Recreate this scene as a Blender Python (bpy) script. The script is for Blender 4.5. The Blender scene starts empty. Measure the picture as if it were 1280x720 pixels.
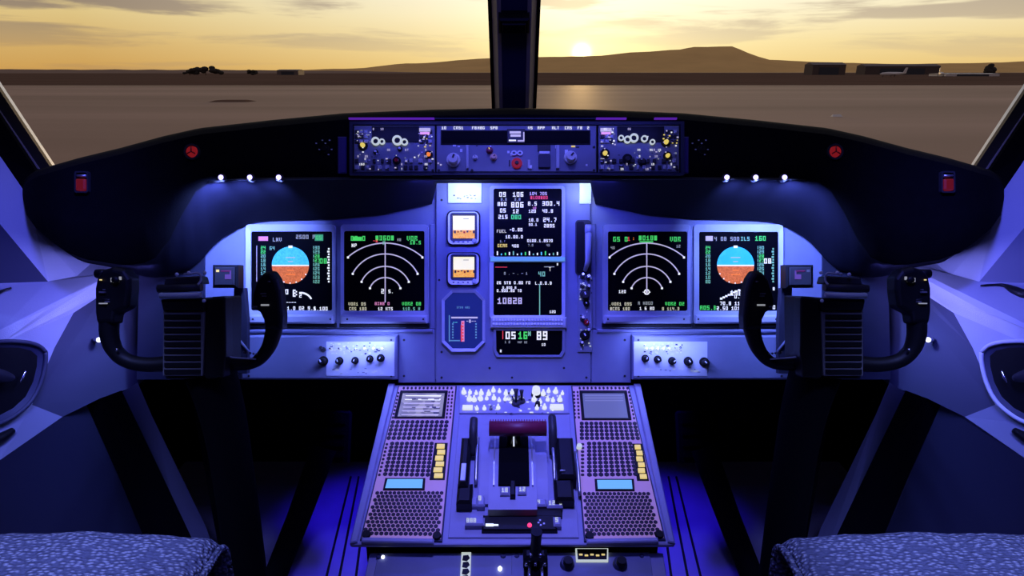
import bpy, math, random
from mathutils import Vector, Matrix, noise as mnoise
random.seed(7)
S = bpy.context.scene
COL = S.collection
PI = math.pi
# ------------------------------------------------------------------ camera
FPX = 800.0
EYE = Vector((0, 0, 1.30))
TH = math.atan(270 / FPX)
CT, ST = math.cos(TH), math.sin(TH)
RT = Vector((1, 0, 0)); FW = Vector((0, CT, -ST)); UP = Vector((0, ST, CT))
cd = bpy.data.cameras.new('camera'); cam = bpy.data.objects.new('camera', cd); COL.objects.link(cam)
cd.sensor_width = 36; cd.lens = FPX / 1280 * 36; cd.clip_start = .02; cd.clip_end = 60000
cam.location = EYE; cam.rotation_euler = (PI / 2 - TH, 0, 0)
S.camera = cam

def ray(px, py):
    return FW + RT * ((px - 640) / FPX) + UP * ((360 - py) / FPX)
def P(px, py, d):
    return EYE + ray(px, py) * d
def PX(px, py, X):                       # the point on that sight line at lateral distance X
    return P(px, py, X * FPX / (px - 640))
def PZ(px, py, z):
    r = ray(px, py); return EYE + r * ((z - EYE.z) / r.z)

class Frame:                             # a tilted work plane (x right, y up the slope, z out of it)
    def __init__(s, o, a):
        s.o = Vector(o); s.a = a
        s.M = Matrix.Translation(s.o) @ Matrix.Rotation(a, 4, 'X'); s.I = s.M.inverted()
    def loc(s, px, py, z=0.0):
        o = s.I @ EYE; r = s.I.to_3x3() @ ray(px, py)
        t = (z - o.z) / r.z; q = o + r * t
        return (q.x, q.y)
    def at(s, px, py, z=0.0):
        x, y = s.loc(px, py, z); return Frame(s.M @ Vector((x, y, z)), s.a)
    def rect(s, x0, y0, x1, y1, z=0.0):
        a = s.loc(x0, y1, z); b = s.loc(x1, y0, z)
        return (min(a[0], b[0]), max(a[0], b[0]), a[1], b[1])
    def quad(s, pts, z=0.0):
        return [s.loc(p[0], p[1], z) for p in pts]
def facing(px, py, d): return Frame(P(px, py, d), PI / 2 - TH)

# ------------------------------------------------------------------ materials
MATS = {}
def pm(name, col, rough=.5, metal=0, nz=0, scale=40, bump=0, bscale=200, spec=.5, coat=0):
    m = bpy.data.materials.new(name); m.use_nodes = True
    nt = m.node_tree; b = nt.nodes['Principled BSDF']
    b.inputs['Base Color'].default_value = (*col, 1); b.inputs['Roughness'].default_value = rough
    b.inputs['Metallic'].default_value = metal; b.inputs['Specular IOR Level'].default_value = spec
    b.inputs['Coat Weight'].default_value = coat
    tc = nt.nodes.new('ShaderNodeTexCoord')
    n = nt.nodes.new('ShaderNodeTexNoise'); n.inputs['Scale'].default_value = scale; n.inputs['Detail'].default_value = 4
    nt.links.new(tc.outputs['Object'], n.inputs['Vector'])
    mx = nt.nodes.new('ShaderNodeMix'); mx.data_type = 'RGBA'
    mx.inputs['A'].default_value = (*[c * (1 - nz) for c in col], 1); mx.inputs['B'].default_value = (*[min(1, c * (1 + nz)) for c in col], 1)
    nt.links.new(n.outputs['Fac'], mx.inputs['Factor']); nt.links.new(mx.outputs['Result'], b.inputs['Base Color'])
    if bump:
        n2 = nt.nodes.new('ShaderNodeTexNoise'); n2.inputs['Scale'].default_value = bscale
        nt.links.new(tc.outputs['Object'], n2.inputs['Vector'])
        bp = nt.nodes.new('ShaderNodeBump'); bp.inputs['Strength'].default_value = bump; bp.inputs['Distance'].default_value = .002
        nt.links.new(n2.outputs['Fac'], bp.inputs['Height']); nt.links.new(bp.outputs['Normal'], b.inputs['Normal'])
    MATS[name] = m; return m
def em(name, col, st=1.0):
    m = bpy.data.materials.new(name); m.use_nodes = True
    nt = m.node_tree; b = nt.nodes['Principled BSDF']
    b.inputs['Base Color'].default_value = (*[c * .3 for c in col], 1); b.inputs['Roughness'].default_value = .4
    b.inputs['Emission Color'].default_value = (*col, 1); b.inputs['Emission Strength'].default_value = st
    MATS[name] = m; return m

panel = pm('panel_grey_paint', (.22, .24, .35), .45, nz=.12, scale=25, bump=.15, bscale=900)
panelB = pm('panel_blue_grey_paint', (.22, .24, .32), .5, nz=.15, scale=25, bump=.15, bscale=900)
panelL = pm('pale_bezel_paint', (.5, .53, .6), .4, nz=.1, scale=30)
pedm = pm('pedestal_paint', (.36, .36, .48), .45, nz=.12, scale=18, bump=.15, bscale=900)
hoodm = pm('matt_black_hood', (.006, .006, .007), .9, nz=.3, scale=60, bump=.3, bscale=600, spec=.05)
browm = pm('dark_brow_fabric', (.006, .006, .016), .85, nz=.2, scale=60, spec=.15)
black = pm('black_plastic', (.006, .006, .007), .45, nz=.2, scale=80, spec=.25)
blackm = pm('matt_black_void', (.004, .004, .005), .9, spec=.05)
dark = pm('dark_grey_plastic', (.03, .03, .036), .5, nz=.2, scale=60)
yokem = pm('yoke_black', (.004, .004, .005), .5, nz=.3, scale=120, bump=.2, bscale=700, spec=.25)
slatm = pm('clipboard_grey', (.13, .125, .125), .5, nz=.15, scale=60)
chrome = pm('chrome', (.75, .76, .8), .22, 1)
alu = pm('brushed_aluminium', (.6, .62, .66), .35, .8, nz=.2, scale=90)
white = pm('white_legend', (.85, .87, .9), .4)
glass = pm('screen_glass', (.002, .002, .003), .4, spec=.04)
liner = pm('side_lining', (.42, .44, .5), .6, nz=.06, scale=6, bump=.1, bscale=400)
linerD = pm('side_lining_shaded', (.048, .052, .08), .6, nz=.1, scale=6)  # shaded copy of the side lining, the shade put into its colour
navy = pm('navy_trim', (.03, .034, .07), .5, nz=.1, scale=30)
postg = pm('post_grey_rubber', (.5, .46, .42), .55, nz=.15, scale=30)
olive = pm('olive_seal', (.05, .048, .035), .6, nz=.2, scale=30)
maroon = pm('maroon_grip', (.22, .02, .06), .45, nz=.25, scale=60)
redm = pm('red_plastic', (.5, .012, .02), .35)
keym = em('backlit_key_plate', (.40, .22, .40), .40); keym.node_tree.nodes['Principled BSDF'].inputs['Base Color'].default_value = (.42, .3, .4, 1)
keyd = pm('key_dark', (.012, .008, .02), .45)
yel = None
floorm = pm('floor_panel', (.42, .36, .6), .6, nz=.15, scale=14)
wallm = pm('fuselage_lining', (.06, .06, .075), .7, nz=.1, scale=8)
E_G = em('glow_green', (.06, .62, .12), 1.0); E_W = em('glow_white', (.78, .8, .82), 1.05); E_R = em('glow_red', (.75, .05, .07), .9)
E_C = em('glow_cyan', (.1, .55, .75), .9); E_Y = em('glow_yellow', (.8, .62, .12), .9); E_M = em('glow_magenta', (.75, .25, .5), .8)
E_T = em('glow_teal', (.18, .5, .35), .8); E_L = em('glow_lilac', (.55, .5, .72), .8); E_GR = em('glow_grey', (.3, .33, .34), .8)
def mottled(name, c0, c1, scale, st=1.0):
    m = em(name, c0, st); nt = m.node_tree; b = nt.nodes['Principled BSDF']
    tc = nt.nodes.new('ShaderNodeTexCoord'); n = nt.nodes.new('ShaderNodeTexVoronoi'); n.inputs['Scale'].default_value = scale
    nt.links.new(tc.outputs['Object'], n.inputs['Vector'])
    mx = nt.nodes.new('ShaderNodeMix'); mx.data_type = 'RGBA'; mx.inputs['A'].default_value = (*c0, 1); mx.inputs['B'].default_value = (*c1, 1)
    nt.links.new(n.outputs['Color'], mx.inputs['Factor']); nt.links.new(mx.outputs['Result'], b.inputs['Emission Color'])
    return m
E_SKY = mottled('glow_attitude_sky', (.02, .38, .8), (.1, .6, .95), 380); E_GND = mottled('glow_attitude_ground', (.42, .08, .015), (.75, .2, .06), 380)
E_SKY2 = mottled('glow_attitude_sky_plain', (.02, .42, .85), (.05, .5, .9), 60)
yel = mottled('lit_yellow_keys', (.95, .72, .18), (.75, .62, .30), 160, .85)
E_CREAM = em('glow_cream', (.92, .88, .60), 1.0); E_ORANGE = mottled('glow_orange', (.7, .22, .02), (.95, .55, .15), 300)
E_LCD = em('glow_lcd', (.16, .48, .85), .85); E_NAVY = em('glow_navy', (.008, .016, .16), 1.0)
E_LAMP = em('lamp_bulb', (.45, .38, 1.0), 4); E_LAMPS = em('lamp_bulb_small', (.7, .75, 1), 3); E_RED = em('lamp_red', (1, .05, .2), 1.4)
E_PURP = em('glow_purple', (.14, .02, .5), .6); E_STRIP = em('lamp_strip', (.6, .68, 1.0), 1.6)
E_PAGE = mottled('glow_page', (.18, .17, .3), (.62, .6, .78), 70, .55); E_PAGE2 = em('glow_page_plain', (.16, .18, .38), .6)

# ------------------------------------------------------------------ mesh builder
class MB:
    def __init__(s): s.v = []; s.f = []; s.mi = []; s.sm = []; s.mats = []; s.c = 0; s.T = None
    def m(s, mat):
        if mat not in s.mats: s.mats.append(mat)
        s.c = s.mats.index(mat); return s
    def add(s, vs, fs, smooth=False):
        n = len(s.v)
        s.v += [(s.T @ Vector(v)) if s.T else Vector(v) for v in vs]
        for f in fs: s.f.append([i + n for i in f]); s.mi.append(s.c); s.sm.append(smooth)
        return s
    def prism(s, poly, z0, z1, ch=0):
        n = len(poly); A = sum(poly[i][0] * poly[(i + 1) % n][1] - poly[(i + 1) % n][0] * poly[i][1] for i in range(n))
        if A < 0: poly = poly[::-1]
        vs = [(x, y, z0) for x, y in poly]; fs = [list(range(n))[::-1]]
        def ring(k): return [[k * n + i, k * n + (i + 1) % n, (k + 1) * n + (i + 1) % n, (k + 1) * n + i] for i in range(n)]
        if ch:
            vs += [(x, y, z1 - ch) for x, y in poly]
            ins = []
            for i in range(n):
                p = Vector(poly[i - 1]); q = Vector(poly[i]); r = Vector(poly[(i + 1) % n])
                e1 = (q - p).normalized(); e2 = (r - q).normalized()
                n1 = Vector((-e1.y, e1.x)); n2 = Vector((-e2.y, e2.x)); b = n1 + n2
                b = b / max(.3, b.dot(n1)) if b.length > 1e-6 else n1
                o = q + b * ch; ins.append((o.x, o.y, z1))
            vs += ins; fs += ring(0) + ring(1) + [[2 * n + i for i in range(n)]]
        else:
            vs += [(x, y, z1) for x, y in poly]; fs += ring(0) + [[n + i for i in range(n)]]
        return s.add(vs, fs)
    def box(s, x0, x1, y0, y1, z0, z1, ch=0):
        return s.prism([(x0, y0), (x1, y0), (x1, y1), (x0, y1)], z0, z1, ch)
    def ring(s, out, inn, z0, z1, zi=None):
        n = len(out); zi = z1 if zi is None else zi
        vs = [(x, y, z0) for x, y in out] + [(x, y, z1) for x, y in out] + [(x, y, zi) for x, y in inn] + [(x, y, z0) for x, y in inn]
        fs = []
        for k in range(3):
            for i in range(n):
                j = (i + 1) % n; fs.append([k * n + i, k * n + j, (k + 1) * n + j, (k + 1) * n + i])
        return s.add(vs, fs)
    def cyl(s, cx, cy, r0, z0, z1, r1=None, n=14, smooth=True):
        r1 = r0 if r1 is None else r1
        vs = [(cx + r0 * math.cos(2 * PI * i / n), cy + r0 * math.sin(2 * PI * i / n), z0) for i in range(n)]
        vs += [(cx + r1 * math.cos(2 * PI * i / n), cy + r1 * math.sin(2 * PI * i / n), z1) for i in range(n)]
        fs = [[i, (i + 1) % n, n + (i + 1) % n, n + i] for i in range(n)]
        s.add(vs, fs, smooth); k = len(s.v) - n
        s.f.append([k + i for i in range(n)]); s.mi.append(s.c); s.sm.append(False)
        return s
    def quad(s, pts, z=None):
        return s.add([(p[0], p[1], z) if z is not None else p for p in pts], [list(range(len(pts)))])
    def disc(s, cx, cy, r, z, a0=0, a1=2 * PI, n=28):
        pts = [(cx + r * math.cos(a0 + (a1 - a0) * i / n), cy + r * math.sin(a0 + (a1 - a0) * i / n)) for i in range(n + (0 if a1 - a0 > 6.28 else 1))]
        return s.quad(pts, z)
    def arc(s, cx, cy, r, w, a0, a1, z, n=24):
        for i in range(n):
            t0 = a0 + (a1 - a0) * i / n; t1 = a0 + (a1 - a0) * (i + 1) / n
            s.quad([(cx + (r - w) * math.cos(t0), cy + (r - w) * math.sin(t0)), (cx + (r + w) * math.cos(t0), cy + (r + w) * math.sin(t0)),
                    (cx + (r + w) * math.cos(t1), cy + (r + w) * math.sin(t1)), (cx + (r - w) * math.cos(t1), cy + (r - w) * math.sin(t1))][::-1], z)
        return s
    def ball(s, c, r, n=12, k=8, sc=(1, 1, 1)):
        vs = []; fs = []
        for j in range(k + 1):
            a = -PI / 2 + PI * j / k
            for i in range(n):
                b = 2 * PI * i / n
                vs.append((c[0] + r * sc[0] * math.cos(a) * math.cos(b), c[1] + r * sc[1] * math.cos(a) * math.sin(b), c[2] + r * sc[2] * math.sin(a)))
        for j in range(k):
            for i in range(n): fs.append([j * n + i, j * n + (i + 1) % n, (j + 1) * n + (i + 1) % n, (j + 1) * n + i])
        return s.add(vs, fs, True)
    def tube(s, pts, rad, n=12, flat=(1, 1), up=(0, 0, 1), sub=0, smooth=True):
        pts = [Vector(p) for p in pts]
        rad = list(rad) if isinstance(rad, (list, tuple)) else [rad] * len(pts)
        if sub:
            q = []; rr = []
            for i in range(len(pts) - 1):
                p0 = pts[max(0, i - 1)]; p1 = pts[i]; p2 = pts[i + 1]; p3 = pts[min(len(pts) - 1, i + 2)]
                for k in range(sub):
                    t = k / sub
                    q.append(.5 * (2 * p1 + (p2 - p0) * t + (2 * p0 - 5 * p1 + 4 * p2 - p3) * t * t + (3 * p1 - p0 - 3 * p2 + p3) * t ** 3))
                    rr.append(rad[i] * (1 - t) + rad[i + 1] * t)
            q.append(pts[-1]); rr.append(rad[-1]); pts, rad = q, rr
        vs = []; fs = []
        for i, p in enumerate(pts):
            t = (pts[min(i + 1, len(pts) - 1)] - pts[max(i - 1, 0)]).normalized()
            u = Vector(up); u = (u - t * u.dot(t))
            u = u.normalized() if u.length > 1e-4 else Vector((1, 0, 0)); w = t.cross(u)
            for k in range(n):
                a = 2 * PI * k / n; o = p + (w * math.cos(a) * flat[0] + u * math.sin(a) * flat[1]) * rad[i]; vs.append(o)
        for i in range(len(pts) - 1):
            for k in range(n): fs.append([i * n + k, i * n + (k + 1) % n, (i + 1) * n + (k + 1) % n, (i + 1) * n + k])
        s.add(vs, fs, smooth); b = len(s.v) - len(vs)
        for f in ([b + k for k in range(n)][::-1], [b + (len(pts) - 1) * n + k for k in range(n)]):
            s.f.append(f); s.mi.append(s.c); s.sm.append(False)
        return s
    def build(s, name, parent=None, frame=None, bevel=0):
        me = bpy.data.meshes.new(name); me.from_pydata([tuple(v) for v in s.v], [], s.f)
        for m in s.mats: me.materials.append(m)
        me.polygons.foreach_set('material_index', s.mi); me.polygons.foreach_set('use_smooth', s.sm); me.update()
        o = bpy.data.objects.new(name, me); COL.objects.link(o)
        if parent: o.parent = parent
        if frame: o.matrix_world = frame.M
        if bevel:
            b = o.modifiers.new('bevel', 'BEVEL'); b.width = bevel; b.segments = 2; b.limit_method = 'ANGLE'; b.angle_limit = .6
        return o
def merge(b, o):
    """print: adds the builder's faces to an existing part's own mesh"""
    me = o.data; n = MB()
    n.v = [v.co.copy() for v in me.vertices]; n.f = [list(p.vertices) for p in me.polygons]; n.mi = [p.material_index for p in me.polygons]; n.sm = [p.use_smooth for p in me.polygons]; n.mats = list(me.materials)
    k = len(n.v); n.v += b.v
    for f, mi, sm in zip(b.f, b.mi, b.sm):
        n.m(b.mats[mi]); n.f.append([i + k for i in f]); n.mi.append(n.c); n.sm.append(sm)
    m2 = bpy.data.meshes.new(me.name); m2.from_pydata([tuple(v) for v in n.v], [], n.f)
    for m in n.mats: m2.materials.append(m)
    m2.polygons.foreach_set('material_index', n.mi); m2.polygons.foreach_set('use_smooth', n.sm); m2.update()
    nm = me.name; o.data = m2; bpy.data.meshes.remove(me); m2.name = nm; return o
def plate_of(r):
    for key in ('switch_plate', 'face_plate', 'base_plate', 'plate'):
        c = [o for o in r.children if o.name.split('.')[0] == key]
        if c: return c[-1]
def mb(mat): return MB().m(mat)
def tag(o, label=None, cat=None, group=None, kind=None):
    if label: o['label'] = label
    if cat: o['category'] = cat
    if group: o['group'] = group
    if kind: o['kind'] = kind
    return o
def thing(name, label, cat, frame, group=None):
    o = bpy.data.objects.new(name, None); COL.objects.link(o); o.matrix_world = frame.M; o.empty_display_size = .03
    return tag(o, label, cat, group)
def rr(x0, x1, y0, y1, r, n=5):
    p = []
    for cx, cy, a in ((x1 - r, y1 - r, 0), (x0 + r, y1 - r, PI / 2), (x0 + r, y0 + r, PI), (x1 - r, y0 + r, 1.5 * PI)):
        for i in range(n): t = a + PI / 2 * i / (n - 1); p.append((cx + r * math.cos(t), cy + r * math.sin(t)))
    return p
def W(o): return Frame(o, 0)
WORLD = Frame((0, 0, 0), 0)

# 3x5 dot characters for the lettering on the screens
GL = {'0': '757'[0:0]}
FONT = {'0': (7, 5, 5, 5, 7), '1': (2, 6, 2, 2, 7), '2': (7, 1, 7, 4, 7), '3': (7, 1, 7, 1, 7), '4': (5, 5, 7, 1, 1), '5': (7, 4, 7, 1, 7), '6': (7, 4, 7, 5, 7),
        '7': (7, 1, 1, 2, 2), '8': (7, 5, 7, 5, 7), '9': (7, 5, 7, 1, 7), 'A': (7, 5, 7, 5, 5), 'B': (6, 5, 6, 5, 6), 'C': (7, 4, 4, 4, 7), 'E': (7, 4, 6, 4, 7),
        'F': (7, 4, 6, 4, 4), 'G': (7, 4, 5, 5, 7), 'H': (5, 5, 7, 5, 5), 'I': (7, 2, 2, 2, 7), 'K': (5, 5, 6, 5, 5), 'L': (4, 4, 4, 4, 7), 'M': (5, 7, 7, 5, 5),
        'N': (5, 7, 7, 7, 5), 'O': (7, 5, 5, 5, 7), 'P': (7, 5, 7, 4, 4), 'R': (7, 5, 6, 5, 5), 'S': (7, 4, 7, 1, 7), 'T': (7, 2, 2, 2, 2), 'U': (5, 5, 5, 5, 7),
        'V': (5, 5, 5, 5, 2), 'X': (5, 5, 2, 5, 5), '-': (0, 0, 7, 0, 0), '.': (0, 0, 0, 0, 2), ':': (0, 2, 0, 2, 0), '/': (1, 1, 2, 4, 4), ' ': (0, 0, 0, 0, 0), '*': (7, 7, 7, 7, 7)}
def text(b, fr, s, px, py, h, mat, z=.0012, w=None):
    """dot lettering; px,py is the top-left corner on the frame's plane, h the letter height (same units as the plane layout)"""
    b.m(mat); u = h / 5.0; uw = (w if w else u)
    for k, c in enumerate(s):
        for r, bits in enumerate(FONT.get(c, FONT['8'])):
            for q in range(3):
                if bits & (4 >> q):
                    X = px + (k * 4 + q) * uw; Y = py + r * u
                    x0, y0 = fr.loc(X, Y + u * .95, z); x1, y1 = fr.loc(X + uw * .95, Y, z)
                    b.quad([(x0, y0), (x1, y0), (x1, y1), (x0, y1)], z)
def bar(b, fr, x0, y0, x1, y1, mat, z=.0012):
    b.m(mat); a = fr.rect(x0, y0, x1, y1, z); b.quad([(a[0], a[2]), (a[1], a[2]), (a[1], a[3]), (a[0], a[3])], z)
CH = '0123456789ABCEFGHKLNPRSTU'
def garble(n): return ''.join(random.choice(CH) for _ in range(n))

# ------------------------------------------------------------------ sky and airfield
w = bpy.data.worlds.new('dusk_sky'); S.world = w; w.use_nodes = True
nt = w.node_tree; nt.nodes.clear(); L = nt.links.new
def N(t, **k):
    n = nt.nodes.new(t)
    for a, b in k.items(): setattr(n, a, b)
    return n
def M_(op, a, b=None, c=None):
    n = N('ShaderNodeMath', operation=op)
    for i, x in enumerate((a, b, c)):
        if x is None: continue
        if isinstance(x, (int, float)): n.inputs[i].default_value = x
        else: L(x, n.inputs[i])
    return n.outputs[0]
def ramp(fac, stops):
    n = N('ShaderNodeValToRGB'); e = n.color_ramp.elements
    while len(e) < len(stops): e.new(.5)
    for i, (p, c) in enumerate(stops): e[i].position = p; e[i].color = (*c, 1)
    L(fac, n.inputs[0]); return n.outputs[0]
def mix(f, a, b, mode='MIX'):
    n = N('ShaderNodeMix', data_type='RGBA', blend_type=mode)
    for k, x in (('Factor', f), ('A', a), ('B', b)):
        if isinstance(x, (int, float)): n.inputs[k].default_value = x
        elif isinstance(x, tuple): n.inputs[k].default_value = (*x, 1)
        else: L(x, n.inputs[k])
    return n.outputs['Result']
tc = N('ShaderNodeTexCoord'); sep = N('ShaderNodeSeparateXYZ'); L(tc.outputs['Generated'], sep.inputs[0])
X_, Y_, Z_ = sep.outputs
az = M_('ARCTAN2', X_, Y_); el = M_('ARCSINE', Z_)
sd = ray(727, 66).normalized(); saz, sel = math.atan2(sd.x, sd.y), math.asin(sd.z)
elf = M_('DIVIDE', el, .20)                                    # 0 at the horizon, 1 at about 11 degrees
side = ramp(elf, [(0, (.62, .34, .085)), (.16, (.66, .42, .14)), (.36, (.74, .56, .24)), (.60, (.72, .62, .36)), (.8, (.62, .56, .42)), (1, (.45, .44, .46))])
cent = ramp(elf, [(0, (.92, .66, .24)), (.2, (1.0, .82, .42)), (.40, (1.05, .96, .68)), (.6, (1.05, 1.0, .86)), (1, (.9, .9, .86))])
da = M_('SUBTRACT', az, saz + .03); da = M_('MAXIMUM', M_('MULTIPLY', da, .62), M_('MULTIPLY', da, -1.0))
fc = M_('SUBTRACT', 1, M_('SMOOTH_MAX', M_('MULTIPLY', M_('SUBTRACT', da, .05), 1.55), 0, .1))
fc = M_('MAXIMUM', fc, 0.0)
col = mix(fc, side, cent)
CLOUD_SEED = 3.7
# cloud streaks, long in azimuth
cv = N('ShaderNodeCombineXYZ'); L(M_('MULTIPLY', az, 3.3), cv.inputs[0]); L(M_('MULTIPLY', el, 34.0), cv.inputs[1]); cv.inputs[2].default_value = CLOUD_SEED
n1 = N('ShaderNodeTexNoise'); n1.inputs['Scale'].default_value = 1.0; n1.inputs['Detail'].default_value = 6; n1.inputs['Roughness'].default_value = .55; n1.inputs['Distortion'].default_value = .3
L(cv.outputs[0], n1.inputs['Vector'])
cl = N('ShaderNodeMapRange', interpolation_type='SMOOTHSTEP'); cl.inputs[1].default_value = .47; cl.inputs[2].default_value = .60; cl.inputs[3].default_value = 0; cl.inputs[4].default_value = 1
L(n1.outputs['Fac'], cl.inputs[0])
up_ = N('ShaderNodeMapRange', interpolation_type='SMOOTHSTEP'); up_.inputs[1].default_value = .012; up_.inputs[2].default_value = .085; up_.inputs[3].default_value = .25; up_.inputs[4].default_value = 1
L(el, up_.inputs[0])
cf = M_('MULTIPLY', M_('MULTIPLY', cl.outputs[0], up_.outputs[0]), .78)
ccol = mix(fc, (.20, .15, .15), (.58, .46, .33))
col = mix(cf, col, ccol)
# the sun and its aureole
dv = N('ShaderNodeVectorMath', operation='DOT_PRODUCT'); L(tc.outputs['Generated'], dv.inputs[0]); dv.inputs[1].default_value = sd
ang = M_('ARCCOSINE', M_('MINIMUM', dv.outputs['Value'], 1.0))
g1 = M_('EXPONENT', M_('MULTIPLY', M_('POWER', M_('DIVIDE', ang, .0095), 2), -1)); g2 = M_('EXPONENT', M_('MULTIPLY', M_('DIVIDE', ang, .085), -1))
glow = mix(1.0, mix(g1, (0, 0, 0), (5.0, 4.2, 2.4)), mix(g2, (0, 0, 0), (.85, .66, .28)), 'ADD')
col = mix(1.0, col, glow, 'ADD')
# away from the sunset the sky falls to a dim mauve dusk, below the horizon dark earth
hi = N('ShaderNodeMapRange', interpolation_type='SMOOTHSTEP'); hi.inputs[1].default_value = .16; hi.inputs[2].default_value = .7; L(el, hi.inputs[0])
col = mix(hi.outputs[0], col, (.16, .17, .24))
bk = N('ShaderNodeMapRange', interpolation_type='SMOOTHSTEP'); bk.inputs[1].default_value = .1; bk.inputs[2].default_value = -.6; L(Y_, bk.inputs[0])
col = mix(bk.outputs[0], col, (.17, .15, .19))
lo = N('ShaderNodeMapRange'); lo.inputs[1].default_value = 0; lo.inputs[2].default_value = -.02; L(el, lo.inputs[0])
col = mix(lo.outputs[0], col, (.06, .04, .03))
bg = N('ShaderNodeBackground'); L(col, bg.inputs[0]); out = N('ShaderNodeOutputWorld'); L(bg.outputs[0], out.inputs[0])

GZ = -2.4                                                     # apron level below the flight deck floor
apron = pm('apron_asphalt', (.20, .135, .11), .72, spec=.4)
nt2 = apron.node_tree; t_ = nt2.nodes.new('ShaderNodeTexCoord'); mp = nt2.nodes.new('ShaderNodeMapping'); mp.inputs['Scale'].default_value = (.004, .03, 1)
nn = nt2.nodes.new('ShaderNodeTexNoise'); nn.inputs['Scale'].default_value = 1; nn.inputs['Detail'].default_value = 7
rp = nt2.nodes.new('ShaderNodeValToRGB'); rp.color_ramp.elements[0].position = .35; rp.color_ramp.elements[0].color = (.26, .13, .06, 1); rp.color_ramp.elements[1].position = .66; rp.color_ramp.elements[1].color = (.46, .26, .16, 1)
nt2.links.new(t_.outputs['Object'], mp.inputs[0]); nt2.links.new(mp.outputs[0], nn.inputs['Vector']); nt2.links.new(nn.outputs['Fac'], rp.inputs[0])
nt2.links.new(rp.outputs[0], nt2.nodes['Principled BSDF'].inputs['Base Color'])
b = mb(apron); b.quad([(-14000, -60, 0), (14000, -60, 0), (14000, 12000, 0), (-14000, 12000, 0)])
tag(b.build('ground', frame=W((0, 0, GZ))), kind='structure')
scrub = pm('dark_scrub', (.17, .10, .065), 1.0, nz=.35, scale=.02, spec=0)
b = mb(scrub)                                                 # dark verge beyond the apron
b.quad([(-9000, 205, .02), (9000, 190, .02), (9000, 3200, .02), (-9000, 3200, .02)])
tag(b.build('grass_verge', frame=W((0, 0, GZ))), kind='structure')
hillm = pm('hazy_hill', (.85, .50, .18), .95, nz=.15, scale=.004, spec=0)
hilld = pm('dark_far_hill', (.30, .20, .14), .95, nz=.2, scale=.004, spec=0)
def ridge(name, pts, d, mat):
    b = mb(mat); prof = []
    for i in range(len(pts) - 1):
        n = max(2, int(abs(pts[i + 1][0] - pts[i][0]) / 12))
        for k in range(n):
            t = k / n; s_ = t * t * (3 - 2 * t)
            px = pts[i][0] + (pts[i + 1][0] - pts[i][0]) * t; py = pts[i][1] + (pts[i + 1][1] - pts[i][1]) * s_
            prof.append((px, py + (mnoise.noise((px * .045, d * .01, 0))) * .7))
    vs = []; fs = []
    for px, py in prof:
        r = ray(px, py); r = r * (d / r.y); top = EYE + r
        vs += [Vector((top.x, d - 900, GZ)), Vector((top.x, d - 420, GZ + (top.z - GZ) * .45)), top, Vector((top.x, d + 900, GZ))]
    for i in range(len(prof) - 1):
        for k in range(3): fs.append([i * 4 + k, i * 4 + 4 + k, i * 4 + 5 + k, i * 4 + 1 + k])
    b.add(vs, fs, True); return tag(b.build(name), kind='structure')
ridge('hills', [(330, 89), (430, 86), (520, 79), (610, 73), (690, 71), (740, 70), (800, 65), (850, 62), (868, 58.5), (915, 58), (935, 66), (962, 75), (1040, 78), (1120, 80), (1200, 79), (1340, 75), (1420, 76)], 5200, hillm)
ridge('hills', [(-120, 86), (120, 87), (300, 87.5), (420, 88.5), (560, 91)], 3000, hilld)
sunl = bpy.data.lights.new('sun', 'SUN'); so = bpy.data.objects.new('sun', sunl); COL.objects.link(so)
sunl.energy = 1.4; sunl.color = (1, .62, .25); sunl.angle = .02; so.rotation_euler = (-sd).to_track_quat('-Z', 'Y').to_euler()

barn = pm('hangar_wall', (.10, .065, .05), .8, nz=.2, scale=.1); barnr = pm('hangar_roof', (.16, .11, .09), .7); pale = pm('pale_metal', (.75, .66, .58), .5); leafm = pm('dusk_foliage', (.035, .026, .018), .9, nz=.4, scale=.5)
def ground_at(px, d): return Vector(((px - 640) / FPX * d / CT * 1.0, d, GZ))
def hangar(px0, px1, d, h, label, mat, roof, group=None):
    a = ground_at(px0, d); c = ground_at(px1, d); wd = (c.x - a.x); f = W(((a.x + c.x) / 2, d, GZ))
    r = thing('hangar', label, 'building', f, group)
    b = mb(mat); b.box(-wd / 2, wd / 2, 0, 26, 0, h * .8); b.build('wall', r, None)
    b = mb(roof); hw = wd / 2 + .6
    b.add([(-hw, -.6, h * .8), (hw, -.6, h * .8), (hw, 13, h), (-hw, 13, h), (hw, 26.6, h * .8), (-hw, 26.6, h * .8)], [[0, 1, 2, 3], [3, 2, 4, 5], [0, 3, 5], [1, 4, 2]])
    b.build('roof', r, None)
    b = mb(dark); b.box(-wd * .3, wd * .3, -.25, 0, 0, h * .6); b.build('hangar_door', r, None)
hangar(977, 1014, 900, 16, 'low dark hangar on the airfield, first building right of the hill', barn, barnr)
hangar(1036, 1120, 1000, 15, 'long dark hangar block behind the pale parked aircraft', barn, barnr)
hangar(1128, 1188, 620, 2.6, 'long low pale shed at the right edge of the airfield', pale, pale)
hangar(1262, 1330, 700, 6, 'pale shed cut by the right window post', pale, pale)
hangar(376, 400, 900, 7, 'low brown shed at the foot of the left slope', barnr, barnr)
def tree(px, d, wd, h, label, seed):
    f = W(ground_at(px, d)); r = thing('tree', label, 'tree', f, 'dark trees along the horizon'); rs = random.Random(seed)
    b = mb(leafm)
    for k in range(18): q = rs.uniform(-1, 1); b.ball((q * wd / 2, rs.uniform(-2, 2), h * rs.uniform(.2, .35 + .4 * (1 - q * q))), h * rs.uniform(.16, .26), 9, 6, (1.5, 1, .9))
    b.build('crown', r); b = mb(scrub); b.tube([(0, 0, 0), (.2, 0, h * .5)], [.5, .3], 8); b.build('trunk', r)
tree(296, 800, 36, 13, 'broad dark tree clump on the left horizon', 1)
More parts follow.
